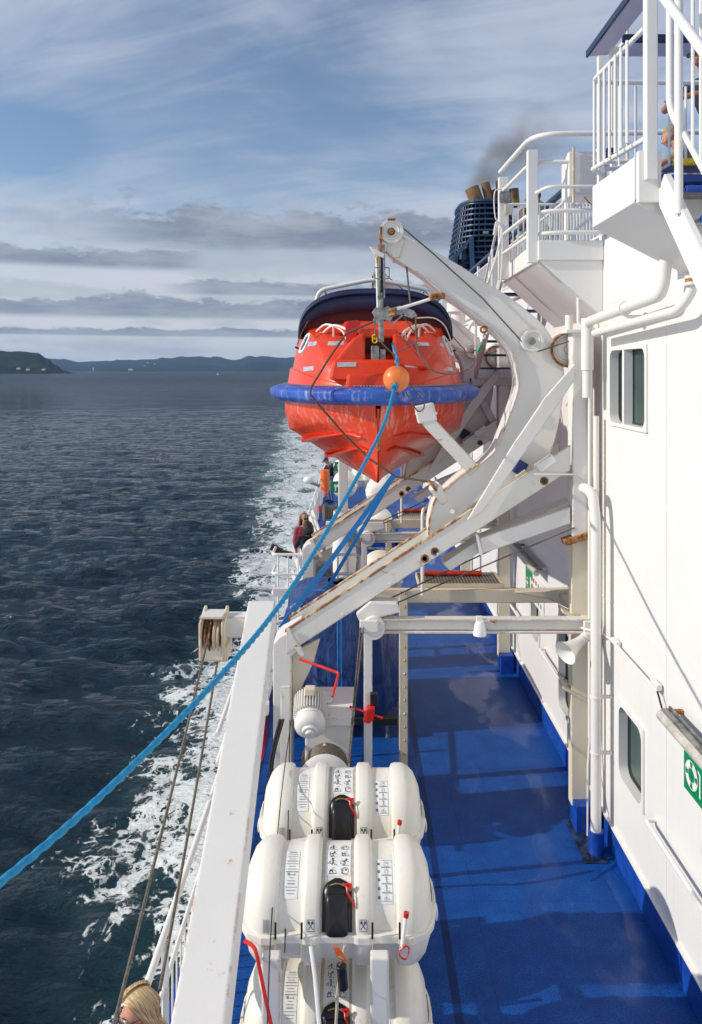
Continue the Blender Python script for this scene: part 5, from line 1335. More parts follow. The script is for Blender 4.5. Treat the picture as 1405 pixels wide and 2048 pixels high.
    for r_ in range(16):
        v = (1.46 - .052 * r_) * .36; L = rnd.uniform(.03, .085) if r_ % 3 else .05
        q0 = -.3175 - L / 2; b_ = .0035 if r_ % 4 else .006
        ink.add([g_(q0, v), g_(q0 + L, v), g_(q0 + L, v + b_), g_(q0, v + b_)], [(0, 1, 2, 3)])
    ink.add([g_(-.345, .355), g_(-.330, .355), g_(-.330, .371), g_(-.345, .371)], [(0, 1, 2, 3)]); ink.add([g_(-.303, .355), g_(-.291, .355), g_(-.297, .371)], [(0, 1, 2)])
    ink.build('printed_lines', M_lgrey, lab3)
    # knife symbols on the ribs, block of small print on the left end
    gr = lambda u, v: SR(u, v / .39, .0045)
    for uc in (-.175, .175):
        k_ = sheet(uc - .025, uc + .025, .13, .30, .002, SR).build('knife_label', M_signw, T); b = MB(); vc = .085
        for s_ in (-1, 1):
            x0_, y0_, x1_, y1_ = uc - s_ * .016, vc - .024, uc + s_ * .012, vc + .014
            b.add([gr(x0_ - .003, y0_), gr(x0_ + .003, y0_), gr(x1_ + .003, y1_), gr(x1_ - .003, y1_)], [(0, 1, 2, 3)])
            b.add([gr(x1_ + .008 * cos(2 * pi * k / 8), y1_ + .004 + .010 * sin(2 * pi * k / 8)) for k in range(8)], [list(range(8))])
        for (a0, b0, a1, b1) in ((-.025, .050, .025, .053), (-.025, .117, .025, .120)): b.add([gr(uc + a0, b0), gr(uc + a1, b0), gr(uc + a1, b1), gr(uc + a0, b1)], [(0, 1, 2, 3)])
        for a0 in (-.025, .022): b.add([gr(uc + a0, .05), gr(uc + a0 + .003, .05), gr(uc + a0 + .003, .12), gr(uc + a0, .12)], [(0, 1, 2, 3)])
        b.build('printed_knives', M_ink, k_)
    b = MB()
    for r_ in range(5): b.add([gr(-.49 + .009 * r_, .04), gr(-.485 + .009 * r_, .04), gr(-.485 + .009 * r_, .12), gr(-.49 + .009 * r_, .12)], [(0, 1, 2, 3)])
    b.build('small_print', M_lgrey, T)
    # pale bands at the edges of the recesses and centre straps
    for u in (-.40, .40, -.235, .235):
        sheet(u - .006, u + .006, .15, 2.9, .001, S, 16).build('recess_line', M_lamp, T)
    for u in (-.098, .105):
        sheet(u - .012, u + .012, .0, 3.1, .006, S, 18).build('securing_band', M_band, T)
    # black hydrostatic release box in the centre recess
    rows = []
    for j in range(15):
        v = lerp(-.06, .93, j / 14); w_ = .100 if v < .66 else .100 * sqrt(max(.02, 1 - ((v - .66) / .275) ** 2))
        rows.append([S(lerp(-w_, w_, i / 4), v, .014) for i in range(5)])
    bk = MB().grid(rows, True).build('release_cover', M_black, T, solid=.014)
    rows = []
    for (ww, off) in ((1.0, .016), (.96, .040), (.82, .052), (.5, .054), (.02, .054)):
        pts = []
        for (u, v) in rrect(-.078, .078, .0, .245, .035, 4): pts.append(S(u * ww, (.12 + (v - .12) * ww) / .36, off))
        rows.append(pts + [pts[0]])
    MB().grid(rows, True).build('release_lid', M_black, bk)
    b = MB(); b.tube(spline([S(-.05, .80, .03), S(-.01, .82, .045), S(.04, .80, .04), S(.09, .72, .04)], 4), .0045, 6); b.build('brass_pin_line', plain('brass', (.55, .38, .12), .35, .7) if 'brass' not in MATS else MATS['brass'], bk)
    b = MB(); b.tube(spline([S(.04, .82, .045), S(.065, .76, .055), S(.07, .68, .06), S(.10, .58, .05), S(.12, .48, .04)], 4), .007, 6); b.tube(spline([S(.045, .80, .055), S(.095, .80, .06), S(.075, .72, .055)], 4), .007, 6); b.build('red_tie', M_redp, bk)
    # clips along the seam
    for u in (-.405, -.232, .235, .415):
        q_ = MB(); p0 = Vector((u, -.418, .02)); q_.bar(p0, p0 + Vector((0, .012, .10)), .014, .014); q_.build('latch_clip', M_black, T, bevel=.003)
        MB().tube([p0 + Vector((0, -.004, 0)), p0 + Vector((0, -.006, -.16))], .004, 6).build('clip_cord', M_band, T)
    # signal tube with a red cap
    p0, p1 = Vector((.43, -.44, -.01)), Vector((.455, -.425, .17))
    MB().cyl(p0, p1, .014, 12).build('lanyard_tube', M_signw, T)
    MB().cyl(p1, p1 + (p1 - p0).normalized() * .03, .018, 12).build('tube_cap', M_redp, T)
    MB().tube(spline([p0, p0 + Vector((-.02, -.02, -.04)), p0 + Vector((.02, -.02, -.07)), p0 + Vector((.045, -.0, -.02)), p0 + Vector((.02, -.02, .015)), p0 + Vector((-.02, -.02, -.01))], 5), .0055, 6).build('red_tie', M_redp, T)
    # end handle
    for s_ in (-1, 1):
        b = MB(); b.prismx([(-.10, .03), (.10, .03), (.07, .11), (-.07, .11)], s_ * .62, s_ * .66); b.build('end_mark', M_black, T, bevel=.01)
        b = MB()
        for k in range(6): b.add([(s_ * .668 - .0005, 0, 0)], [])
        MB().tube(spline([(s_ * .69, -.06, .0), (s_ * .697, -.09, -.04), (s_ * .692, -.10, -.09)], 4), .005, 6).build('end_cord', M_signw, T)
    return T
RC = make_raft()
def place(o, loc, rz=0): o.location = loc; o.rotation_euler = (0, 0, rz); return o
spots = [((-.135, 5.36, 1.33), 0, 'nearer of the two upper liferaft canisters, front middle of the picture'),
         ((-.125, 6.30, 1.37), 0, 'upper liferaft canister directly in front of the winch drum'),
         ((-.15, 5.42, .43), 0, 'lower liferaft canister under the nearer one, cut by the bottom edge'),
         ((-.13, 6.34, .45), 0, 'lower liferaft canister under the one by the winch, mostly hidden')]
for i, (loc, rz, lb) in enumerate(spots):
    o = RC if i == 0 else dup(RC, (0, 0, 0)); place(o, loc, rz); o['label'] = lb
rk = thing('raft_rack', 'white steel rack with square posts carrying the liferaft canisters', 'rack', (-.14, 5.8, 0))
for x in (-.56, .145):
    MB().box((x, 4.895, .645), (.12, .08, 1.29)).build('rack_post', M_beam, rk, bevel=.01)
    MB().box((x, 6.72, .48), (.10, .08, .96)).build('rack_post', M_beam, rk, bevel=.01)
    MB().box((x, 5.86, .90), (.09, 1.76, .06)).build('rack_beam', M_beam, rk, bevel=.006)
    MB().box((x, 5.85, .05), (.09, 1.75, .08)).build('rack_beam', M_beam, rk, bevel=.006)
hr = thing('hydrostatic_unit', 'black cylinder hanging from an orange tag under the front canister', 'release unit', A(685, 1955, 4.85))
MB().cyl(A(683, 1930, 4.86), A(687, 1976, 4.86), .033, 18).build('cylinder', M_black, hr, bevel=.004)
MB().tube(spline([A(680, 1900, 4.88), A(676, 1912, 4.85), A(686, 1918, 4.84), A(680, 1930, 4.86)], 4), .008, 6).build('chain', M_steel, hr)
MB().prism([tuple(A(px, py, 4.84).xz) for px, py in ((666, 1894), (678, 1896), (696, 1922), (688, 1926), (676, 1916))], 4.84, 4.85).build('tag', M_orange, hr)
rope('red_strap', 'red twisted strap hanging from the left end of the front canister to the bottom edge', spline([A(490, 1882, 4.95), A(506, 1892, 4.9), A(514, 1910, 4.85), A(522, 1950, 4.8), A(530, 1990, 4.75), A(545, 2060, 4.7)], 5), [.013] * 26, M_redp, 'strap')
rope('white_strap', 'flat cream strap running down from the front canister to the one below', [A(622, 1892, 4.93), A(630, 1950, 4.85), A(640, 2060, 4.75)], .014, M_signw, 'strap')
rope('raft_painter_line', 'second cream strap to the right of the black cylinder under the canister', [A(690, 1890, 4.93), A(676, 1980, 4.9), A(672, 2060, 4.9)], .010, M_band, 'strap')

# ------------------------------------------------------------------ covered boat under navy tarpaulin
TB = thing('tarpaulin_cover', 'navy vinyl tarpaulin draped over a bulky load behind the winch', 'cover', (-.25, 11.2, 0))
rows = []; NU = 72
cx, cy = -.24, 11.3
for j in range(25):
    q = j / 24; z = .30 + 1.62 * q
    if q <= .86: sc = 1 - .06 * q - .10 * q ** 3; 
    else: sc = (1 - .06 * .86 - .0636) * sqrt(max(.0, 1 - ((q - .86) / .145) ** 2))
    row = []
    for i in range(NU + 1):
        a = 2 * pi * i / NU; ex = .55
        x = .86 * math.copysign(abs(cos(a)) ** ex, cos(a)); y = .85 * math.copysign(abs(sin(a)) ** ex, sin(a))
        fold = .055 * noise.noise(Vector((cos(a) * 3.2, sin(a) * 3.2, q * .9))) + .050 * noise.noise(Vector((cos(a) * 7, sin(a) * 9, q * 1.5))) * (1.3 - q)
        s2 = sc * (1 + fold * 2)
        top = (x * .16 if q > .5 else 0)
        row.append((cx + x * s2, cy + y * s2, z + .10 * noise.noise(Vector((x * 1.5, y * 1.5, 3))) * q - .22 * max(0, x) * q * q))
    rows.append(row)
MB().grid(rows, True).build('tarpaulin', M_tarp, TB, weld=True, sub=1)
for x in (-.22, -.27): MB().tube([(x, 10.36, 1.75), (x + .005, 10.38, .35)], .012, 6).build('tie_cord', M_web, TB)
for y in (10.42, 12.1): MB().box((-.25, y, .24), (1.6, .12, .10)).build('cradle_beam', M_dark, TB, bevel=.01)
for x in (-.9, .42):
    for y in (10.42, 12.1): MB().cyl((x, y, 0), (x, y, .2), .03, 10).build('cradle_foot', M_steel, TB)
sp_ = tag(MB().box(A(648, 1155, 12.3), (.30, .05, .55)).build('steel_control_box', M_steel, base=A(648, 1155, 12.3), bevel=.01), 'grey steel plate box standing behind the tarpaulin', 'box')

# ------------------------------------------------------------------ things further along the deck
def small_raft(Y, X, z, lab, along=True, sc=1.0):
    r_ = dup(RC_S, (0, 0, 0)); r_.location = (X, Y, z); r_.rotation_euler = (0, 0, R(90) if along else 0); r_.scale = (sc,) * 3; r_['label'] = lab
    return r_
RC_S = make_raft(False); RC_S['group'] = 'liferaft canisters far along the deck'
RC_S.location = (.55, 17.4, 1.0); RC_S['label'] = 'liferaft canister on the blue rack, seen end-on under the second ramp beam'; RC_S.rotation_euler = (0, 0, 0)
MB().box((.10, -.38, .06), (.10, .06, .10)).build('black_release_cover', M_black, None) if False else None
for k, (Y, X, z, lb, al, sc) in enumerate([(22.0, .66, .60, 'lower liferaft canister on the blue rack under the second ramp beam', True, 1), (25.6, -.43, 1.2, 'liferaft canister with a green square sign behind the rope drum', True, 1.05), (29.5, -.55, 1.2, 'liferaft canister standing behind the one with the green sign, near the man', True, 1.05), (27, .5, 1.2, 'liferaft canister right of the pedestal column, below the keel', False, 1.1), (31, .6, 1.2, 'furthest liferaft canister under the keel', False, 1.1), (15.2, .48, .95, 'round white raft end showing above the near ramp beam', True, 1)]):
    small_raft(Y, X, z, lb, al, sc)
RC_S.location = (.66, 22, 1.52); RC_S.rotation_euler = (0, 0, R(90))
b = MB()
rr = thing('blue_raft_rack', 'dark blue rack under the two canisters beyond the second ramp beam', 'rack', (.66, 21.3, 0))
for x in (.2, 1.12):
    MB().box((x, 21.3, .45), (.08, .08, .9)).build('rack_post', M_bluep, rr)
MB().box((.66, 21.3, .16), (1.0, .08, .16)).build('rack_beam', M_bluep, rr)
MB().cyl((.3, 21.15, .05), (1.0, 21.15, .05), .05, 12).build('roller', M_steel, rr)
pd = thing('crane_pedestal', 'white tapering crane pedestal standing on the deck behind the second davit', 'pedestal', (-.28, 16.2, 0))
MB().lathe([(.48, 0), (.46, .08), (.36, .12), (.27, 1.0), (.23, 1.7), (.23, 2.1)], (-.28, 16.0, 0), n=28).build('cone', M_white, pd)
MB().box((-.30, 16.0, 2.95), (.20, .20, 1.8)).build('column', M_white, pd, bevel=.02)
MB().box((.05, 15.9, 1.55), (.5, .3, .34)).build('control_box', M_steel, pd, bevel=.02)
MB().box((-.28, 16.0, .04), (1.3, 1.1, .06)).build('base_plate', M_bluep, pd)
dr = thing('rope_drum', 'dark wire drum with pale flanges beside the crane pedestal', 'drum', (-.72, 17.0, 1.6))
b = MB(); b.lathe([(0, -.15), (.19, -.15), (.19, -.13), (.15, -.13), (.15, .13), (.19, .13), (.19, .15), (0, .15)], (-.60, 16.6, 1.95), (1, .2, 0), 28); b.build('drum', M_wire, dr)
MB().box((-.60, 16.8, .85), (.2, .2, 1.7)).build('stand', M_white, dr, bevel=.01)
def sign(name, lab, y0, y1, z0, z1, x, m, cat='sign', grp=None):
    o = MB().box((x, (y0 + y1) / 2, (z0 + z1) / 2), (.012, y1 - y0, z1 - z0)).build(name, m, base=(x, y0, z0)); return tag(o, lab, cat, grp)
for (px, py, Y, s_, lb) in ((575, 0, 0, 0, ''),):
    pass
for (p, s_, lb) in ((A(673, 974, 24.6), .34, 'small green raft sign on the canister behind the rope drum'), (A(678, 933, 28.6), .32, 'small green raft sign on the further canister near the man')):
    g_ = thing('raft_sign', lb, 'sign', p); MB().box(p, (s_, .02, s_ * 1.1)).build('plate', M_green, g_)
    q_ = MB(); q_.box(p + Vector((0, -.013, .04)), (s_ * .4, .004, s_ * .25)); q_.box(p + Vector((-.02, -.013, -.07)), (s_ * .12, .004, s_ * .4)); q_.build('white_figure', M_signw, g_)
# white dome searchlight outboard and black LED floodlight
wl = thing('outboard_lamp', 'white round deck lamp sticking out over the sea from the rail', 'lamp', A(628, 968, 20))
MB().ball(A(618, 960, 20), .13, 16, 10, (1.2, 1, .8)).build('lamp_head', M_signw, wl); MB().cyl(A(622, 966, 20), A(641, 972, 20), .04, 8).build('bracket', M_steel, wl)
ll = thing('black_floodlight', 'black ribbed floodlight pointing out to sea beside the two women', 'floodlight', A(570, 1105, 14.5))
c0, c1 = A(543, 1093, 14.4), A(566, 1106, 14.4); MB().bar(c0, c1, .16, .10).build('lamp_head', M_black, ll, bevel=.008)
b = MB()
for k in range(9): b.box(c0.lerp(c1, (k + .5) / 9) + Vector((0, 0, .05)), (.012, .17, .09), Matrix.Rotation(R(28), 3, 'Y'))
b.build('cooling_ribs', M_black, ll); MB().bar(A(566, 1106, 14.4), A(586, 1112, 14.4), .09, .12).build('bracket', M_black, ll, bevel=.01)
ob = tag(MB().tube([A(650, 940, 27.5), A(651, 982, 27.5)], .16, 12).build('orange_cover', M_orange, base=A(651, 985, 27.5)), 'upright orange covered bundle on the rail beside the man', 'cover')
# oblique flood stays at the far rail (blue and white painted brackets)
b = MB()
for k in range(9):
    y = 15.3 + k * .95; b.bar((-1.30, y, 1.0), (-.95, y - .25, .06), .04, .10)
tag(b.build('rail_brackets', M_rail, base=(-1.2, 15.5, 0)), 'row of slanting white brackets along the foot of the far deck railing', 'bracket') if False else None
for k in range(8):
    y = 15.3 + k * .95; o = MB().bar((-1.32, y, 1.0), (-.98, y - .25, .05), .04, .10).build('rail_bracket', M_rail, base=(-.98, y, 0), bevel=.004)
    tag(o, 'slanting white bracket at the foot of the railing between the women and the man', 'bracket', 'slanting brackets along the far railing')
# small sheave guide and lifebuoys far down
for (px, py, Y, lb) in ((640, 1018, 18.4, 'small red and white float line on the railing beside the rope drum'), (653, 985, 22.5, 'small red tag on the rail below the orange bundle')):
    o = MB().cyl(A(px, py - 6, Y), A(px, py + 6, Y), .035, 8).build('rail_float', M_redp, base=A(px, py, Y)); tag(o, lb, 'float')

# aft white house fittings above the boat's right shoulder
vh = thing('curved_vent_housing', 'white curved housing with a round vent pipe beside the boat canopy', 'vent', (2.3, 17, 3.4))
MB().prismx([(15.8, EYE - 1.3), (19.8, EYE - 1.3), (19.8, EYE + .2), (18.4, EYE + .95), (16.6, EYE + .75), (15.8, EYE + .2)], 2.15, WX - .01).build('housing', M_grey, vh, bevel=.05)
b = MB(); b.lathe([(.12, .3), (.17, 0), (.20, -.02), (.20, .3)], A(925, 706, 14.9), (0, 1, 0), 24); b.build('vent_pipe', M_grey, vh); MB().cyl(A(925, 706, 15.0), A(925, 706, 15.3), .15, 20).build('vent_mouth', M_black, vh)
for k, (px, lb) in enumerate(((917, 'short white mushroom vent left of the standing pipe'),)):
    o = MB(); o.lathe([(.16, 0), (.16, .5), (.26, .52), (.26, .72), (0, .74)], A(px, 670, 17), n=20); tag(o.build('mushroom_vent', M_white, base=A(px, 670, 17)), lb, 'vent')
o = MB().tube(rounded([A(937, 750, 13.9), A(937, 655, 13.9), A(950, 640, 13.9), A(962, 650, 13.9)], .1), .035, 10).build('bent_vent_pipe', M_white, base=A(937, 750, 13.9)); tag(o, 'thin white bent pipe standing right of the lifeboat', 'pipe')
# far end bulkhead of the boat deck
fw = thing('aft_bulkhead', 'white bulkhead closing the far end of the boat deck', 'wall', (.6, 41, 0))
MB().box((2.1, 40.9, 1.2), (1.1, .2, 2.4)).build('wall', M_wall, fw)
MB().box((-.6, 40.9, 1.2), (1.5, .2, 2.4)).build('wall', M_wall, fw)

# ------------------------------------------------------------------ wall fittings
def pipe(lab, pts, r, rr=.12, m=M_white, clamps=()):
    t_ = thing('wall_pipe', lab, 'pipe', pts[0]); MB().tube(rounded(pts, rr), r, 14).build('pipe', m, t_)
    return t_
zt_ = EYE
pA = pipe('upper of two thick white pipes bending up the wall towards the platform', [(2.50, 8.15, zt_ - .3), (2.50, 8.15, zt_ + .52), (2.50, 6.15, zt_ + .62), (2.52, 6.02, zt_ + 1.25)], .052)
MB().cyl((2.5, 8.15, zt_ + .0), (2.5, 8.15, zt_ + .56), .065, 16).build('junction', M_white, pA)
MB().cyl((2.5, 7.05, zt_ + .575), (2.5, 6.98, zt_ + .578), .066, 16).build('coupling', M_white, pA)
MB().box((2.60, 7.02, zt_ + .50), (.18, .05, .03)).build('clamp', M_white, pA)
pB = pipe('lower of two white pipes on the wall, with a rusty coupling at its upward bend', [(2.52, 7.95, zt_ + .39), (2.52, 5.86, zt_ + .47), (2.56, 5.70, zt_ + .62), (2.58, 5.68, zt_ + 1.0)], .040)
MB().cyl((2.56, 5.70, zt_ + .64), (2.56, 5.70, zt_ + .67), .068, 16).cyl((2.56, 5.70, zt_ + .69), (2.56, 5.70, zt_ + .72), .068, 16).build('flange', M_davit, pB)
MB().cyl((2.56, 5.70, zt_ + .668), (2.56, 5.70, zt_ + .692), .060, 12).build('gasket', M_rust, pB)
pC = pipe('tall white downpipe on the wall bending in above the blue deck', [(2.44, 8.12, zt_ - 1.28), (2.50, 7.98, zt_ - 1.27), (2.52, 7.92, zt_ - 1.6), (2.52, 7.92, .12)], .055, .14)
MB().cyl((2.52, 7.92, .0), (2.52, 7.92, .24), .080, 16).build('foot', M_bluep, pC)
for z in (zt_ - 3.46, zt_ - 4.05): MB().cyl((2.52, 7.92, z), (2.52, 7.92, z + .02), .062, 16).box((2.61, 7.92, z + .01), (.16, .03, .03)).build('clamp', M_white, pC)
pD = pipe('slim conduit behind the downpipe, stained near its foot', [(2.60, 8.16, zt_ - .5), (2.60, 8.16, .5)], .030)
MB().cyl((2.60, 8.16, 0), (2.60, 8.16, .5), .035, 10).build('foot', M_bluep, pD)
pE = pipe('thinnest conduit beside the davit column, forked near its foot', [(2.56, 8.26, zt_ + .4), (2.56, 8.26, 1.05)], .020, m=M_rail)
MB().tube([(2.56, 8.26, 1.05), (2.52, 8.2, .75), (2.52, 8.2, 0)], .012, 8).tube([(2.56, 8.26, 1.05), (2.60, 8.2, .75), (2.60, 8.2, 0)], .012, 8).build('fork', M_white, pE)
pF = pipe('rust streaked slim pipe running down beside the davit column head', [(2.585, 8.3, zt_ + .42), (2.585, 8.3, zt_ - 1.9)], .022, m=M_cream)
pG = pipe('small curved white pipe dropping from the platform bracket to the column', [(2.38, 8.5, zt_ + .95), (2.46, 8.35, zt_ + .88), (2.46, 8.35, zt_ + .50), (2.54, 8.3, zt_ + .46)], .018, .06)
MB().cyl((2.40, 8.5, zt_ + .45), (2.40, 8.5, zt_ + .62), .045, 12).build('bulb', M_white, pG)
for i, (ya, lab) in enumerate(((12.9, 'white frame pillar against the wall at the second davit'), (17.6, 'far white frame pillar against the wall beyond the second davit'))):
    if i == 0: continue
    o = thing('wall_pillar', lab, 'pillar', (2.52, ya, 0)); MB().box((2.54, ya, 1.7), (.22, .16, 3.0)).build('pillar', M_cream, o, bevel=.01); MB().box((2.54, ya, .12), (.26, .24, .24)).build('foot', M_bluep, o)
tr = thing('drip_tray', 'dark worn tray around the feet of the pipes at the wall', 'tray', (2.5, 8.1, 0))
MB().box((2.47, 8.12, .006), (.24, .75, .01)).build('tray', plain('dirty_tray', (.02, .04, .10), .4, 0, .7, 6), tr)

cab = thing('wall_cable', 'white conduit with cable clips slanting down the wall to the tube light', 'cable', (2.6, 7.5, 2.4))
MB().tube(spline([(2.45, 8.2, zt_ - 2.82), (2.62, 7.9, zt_ - 2.80), (2.65, 7.4, zt_ - 2.82), (2.65, 6.62, zt_ - 2.84)], 5), .013, 8).build('conduit', M_white, cab)
MB().tube(spline([(2.65, 6.62, zt_ - 2.84), (2.65, 6.50, zt_ - 2.96), (2.64, 6.40, zt_ - 2.98), (2.62, 6.30, zt_ - 2.90)], 5), .009, 8).build('black_cable', M_black, cab)
for y in (7.72, 6.68): MB().box((2.66, y, zt_ - 2.80), (.05, .16, .05)).build('clip', M_white, cab, bevel=.004)
def tube_light(lab, y0, y1):
    z = zt_ - 2.86; t_ = thing('tube_light', lab, 'lamp', (2.55, y0, z), 'tube lights along the wall')
    MB().box((2.58, (y0 + y1) / 2, z + .02), (.10, y1 - y0, .045)).build('housing', M_steel, t_, bevel=.012)
    MB().tube([(2.535, y0 + .01, z - .015), (2.535, y1 - .01, z - .015)], .045, 14).build('diffuser', M_lamp, t_)
    MB().tube([(2.60, y0 + .02, z + .055), (2.60, y1 - .02, z + .055)], .012, 8).build('cable', M_steel, t_)
    for y in (y0 + .02, y1 - .1): MB().box((2.64, y + .05, z + .03), (.12, .04, .03)).build('bracket', M_rust if y > y0 + .1 else M_white, t_)
    return t_
tube_light('weathered tube light on the wall at the right edge', 4.95, 6.26)
tube_light('further tube light under the lower strut, above the sign with the number 3', 10.6, 12.2)
# green signs
s5 = thing('lifebuoy_sign', 'green sign with a white lifebuoy symbol under the near tube light', 'sign', (2.68, 5.6, 1.8))
MB().box((2.688, 5.62, 1.83), (.010, 1.08, .30)).build('plate', M_green, s5); 
b = MB(); q = lambda y, z: (2.681, y, z)
def pring(b, cy, cz, r0, r1, a0=0, a1=2 * pi, n=24, x=2.681):
    vs = []; 
    for k in range(n + 1):
        a = a0 + (a1 - a0) * k / n; vs += [(x, cy + r0 * cos(a), cz + r0 * sin(a)), (x, cy + r1 * cos(a), cz + r1 * sin(a))]
    b.add(vs, [(2 * k, 2 * k + 1, 2 * k + 3, 2 * k + 2) for k in range(n)])
for a in range(4): pring(b, 6.02, 1.845, .062, .105, a * pi / 2 + .25, a * pi / 2 + pi / 2 - .25, 8)
pring(b, 6.02, 1.845, .055, .060); pring(b, 6.02, 1.845, .107, .113)
b.add([q(5.88, 1.74), q(5.86, 1.74), q(5.86, 1.93), q(5.905, 1.95), q(5.905, 1.93), q(5.88, 1.92)], [(0, 1, 2, 3, 4, 5)]); b.build('lifebuoy_symbol', M_signw, s5)
s3 = thing('muster_sign', 'green sign with a boat symbol and number 3 beside a white notice', 'sign', (2.68, 11.4, 1.8))
MB().box((2.688, 11.72, 1.77), (.010, .46, .42)).build('green_plate', M_green, s3); nb = MB().box((2.688, 11.14, 1.77), (.012, .66, .42)).build('notice_plate', M_signw, s3)
b = MB(); put_text(b, '3', lambda u, v: (2.680, 11.60 - u, 1.76 + v), 0, 0, .34)
pring(b, 11.83, 1.78, .045, .06, 0, pi, 12, 2.680); b.add([(2.680, 11.90, 1.77), (2.680, 11.75, 1.77), (2.680, 11.78, 1.73), (2.680, 11.87, 1.73)], [(0, 1, 2, 3)]); b.add([(2.680, 11.92, 1.70), (2.680, 11.74, 1.70), (2.680, 11.74, 1.69), (2.680, 11.92, 1.69)], [(0, 1, 2, 3)]); b.build('number_and_boat', M_signw, s3)
b = MB(); c2 = MB()
for r_ in range(3):
    for c_ in range(4):
        (c2 if c_ < 2 else b).box((2.680, 11.40 - c_ * .15, 1.90 - r_ * .13), (.004, .07, .06))
b.build('printed_notice', M_lgrey, nb); c2.build('printed_notice', M_redp, nb)
# loudspeaker horn and pendant lamp
hn = thing('loudspeaker_horn', 'white horn loudspeaker fixed to the davit column above the walkway', 'loudspeaker', (2.36, 8.25, EYE - 3.1))
h0, h1 = A(1168, 1277, 8.15), A(1132, 1305, 8.0); axh = (h1 - h0).normalized(); L = (h1 - h0).length
b = MB(); b.lathe([(.045, -.10), (.05, 0), (.055, L * .3), (.085, L * .75), (.125, L), (.132, L + .01), (.12, L), (.075, L * .7), (.03, .1)], h0, axh, 28); b.build('horn', M_white, hn)
MB().cyl(h0 - axh * .16, h0, .055, 18).build('driver', M_white, hn, bevel=.01)
MB().box(h0 + Vector((.06, .03, .10)), (.10, .05, .16)).build('bracket', M_white, hn, bevel=.006)
MB().tube(spline([h0 - axh * .16, h0 + Vector((.14, 0, -.08)), h0 + Vector((.17, 0, .1))], 5), .008, 6).build('cable', M_black, hn)
pl_ = thing('pendant_lamp', 'small white cone lamp hanging from the lower cross beam', 'lamp', A(960, 1262, 8.25))
c = A(960, 1270, 8.22); b = MB(); b.lathe([(.072, 0), (.068, .05), (.055, .12), (.04, .15), (.0, .155)], c, n=24); b.lathe([(.06, .002), (0, .03)], c, n=24); b.build('shade', M_signw, pl_)
MB().box(c + Vector((0, .02, .17)), (.07, .05, .06)).box(c + Vector((.06, .02, .15)), (.10, .03, .03)).build('bracket', M_white, pl_, bevel=.006)

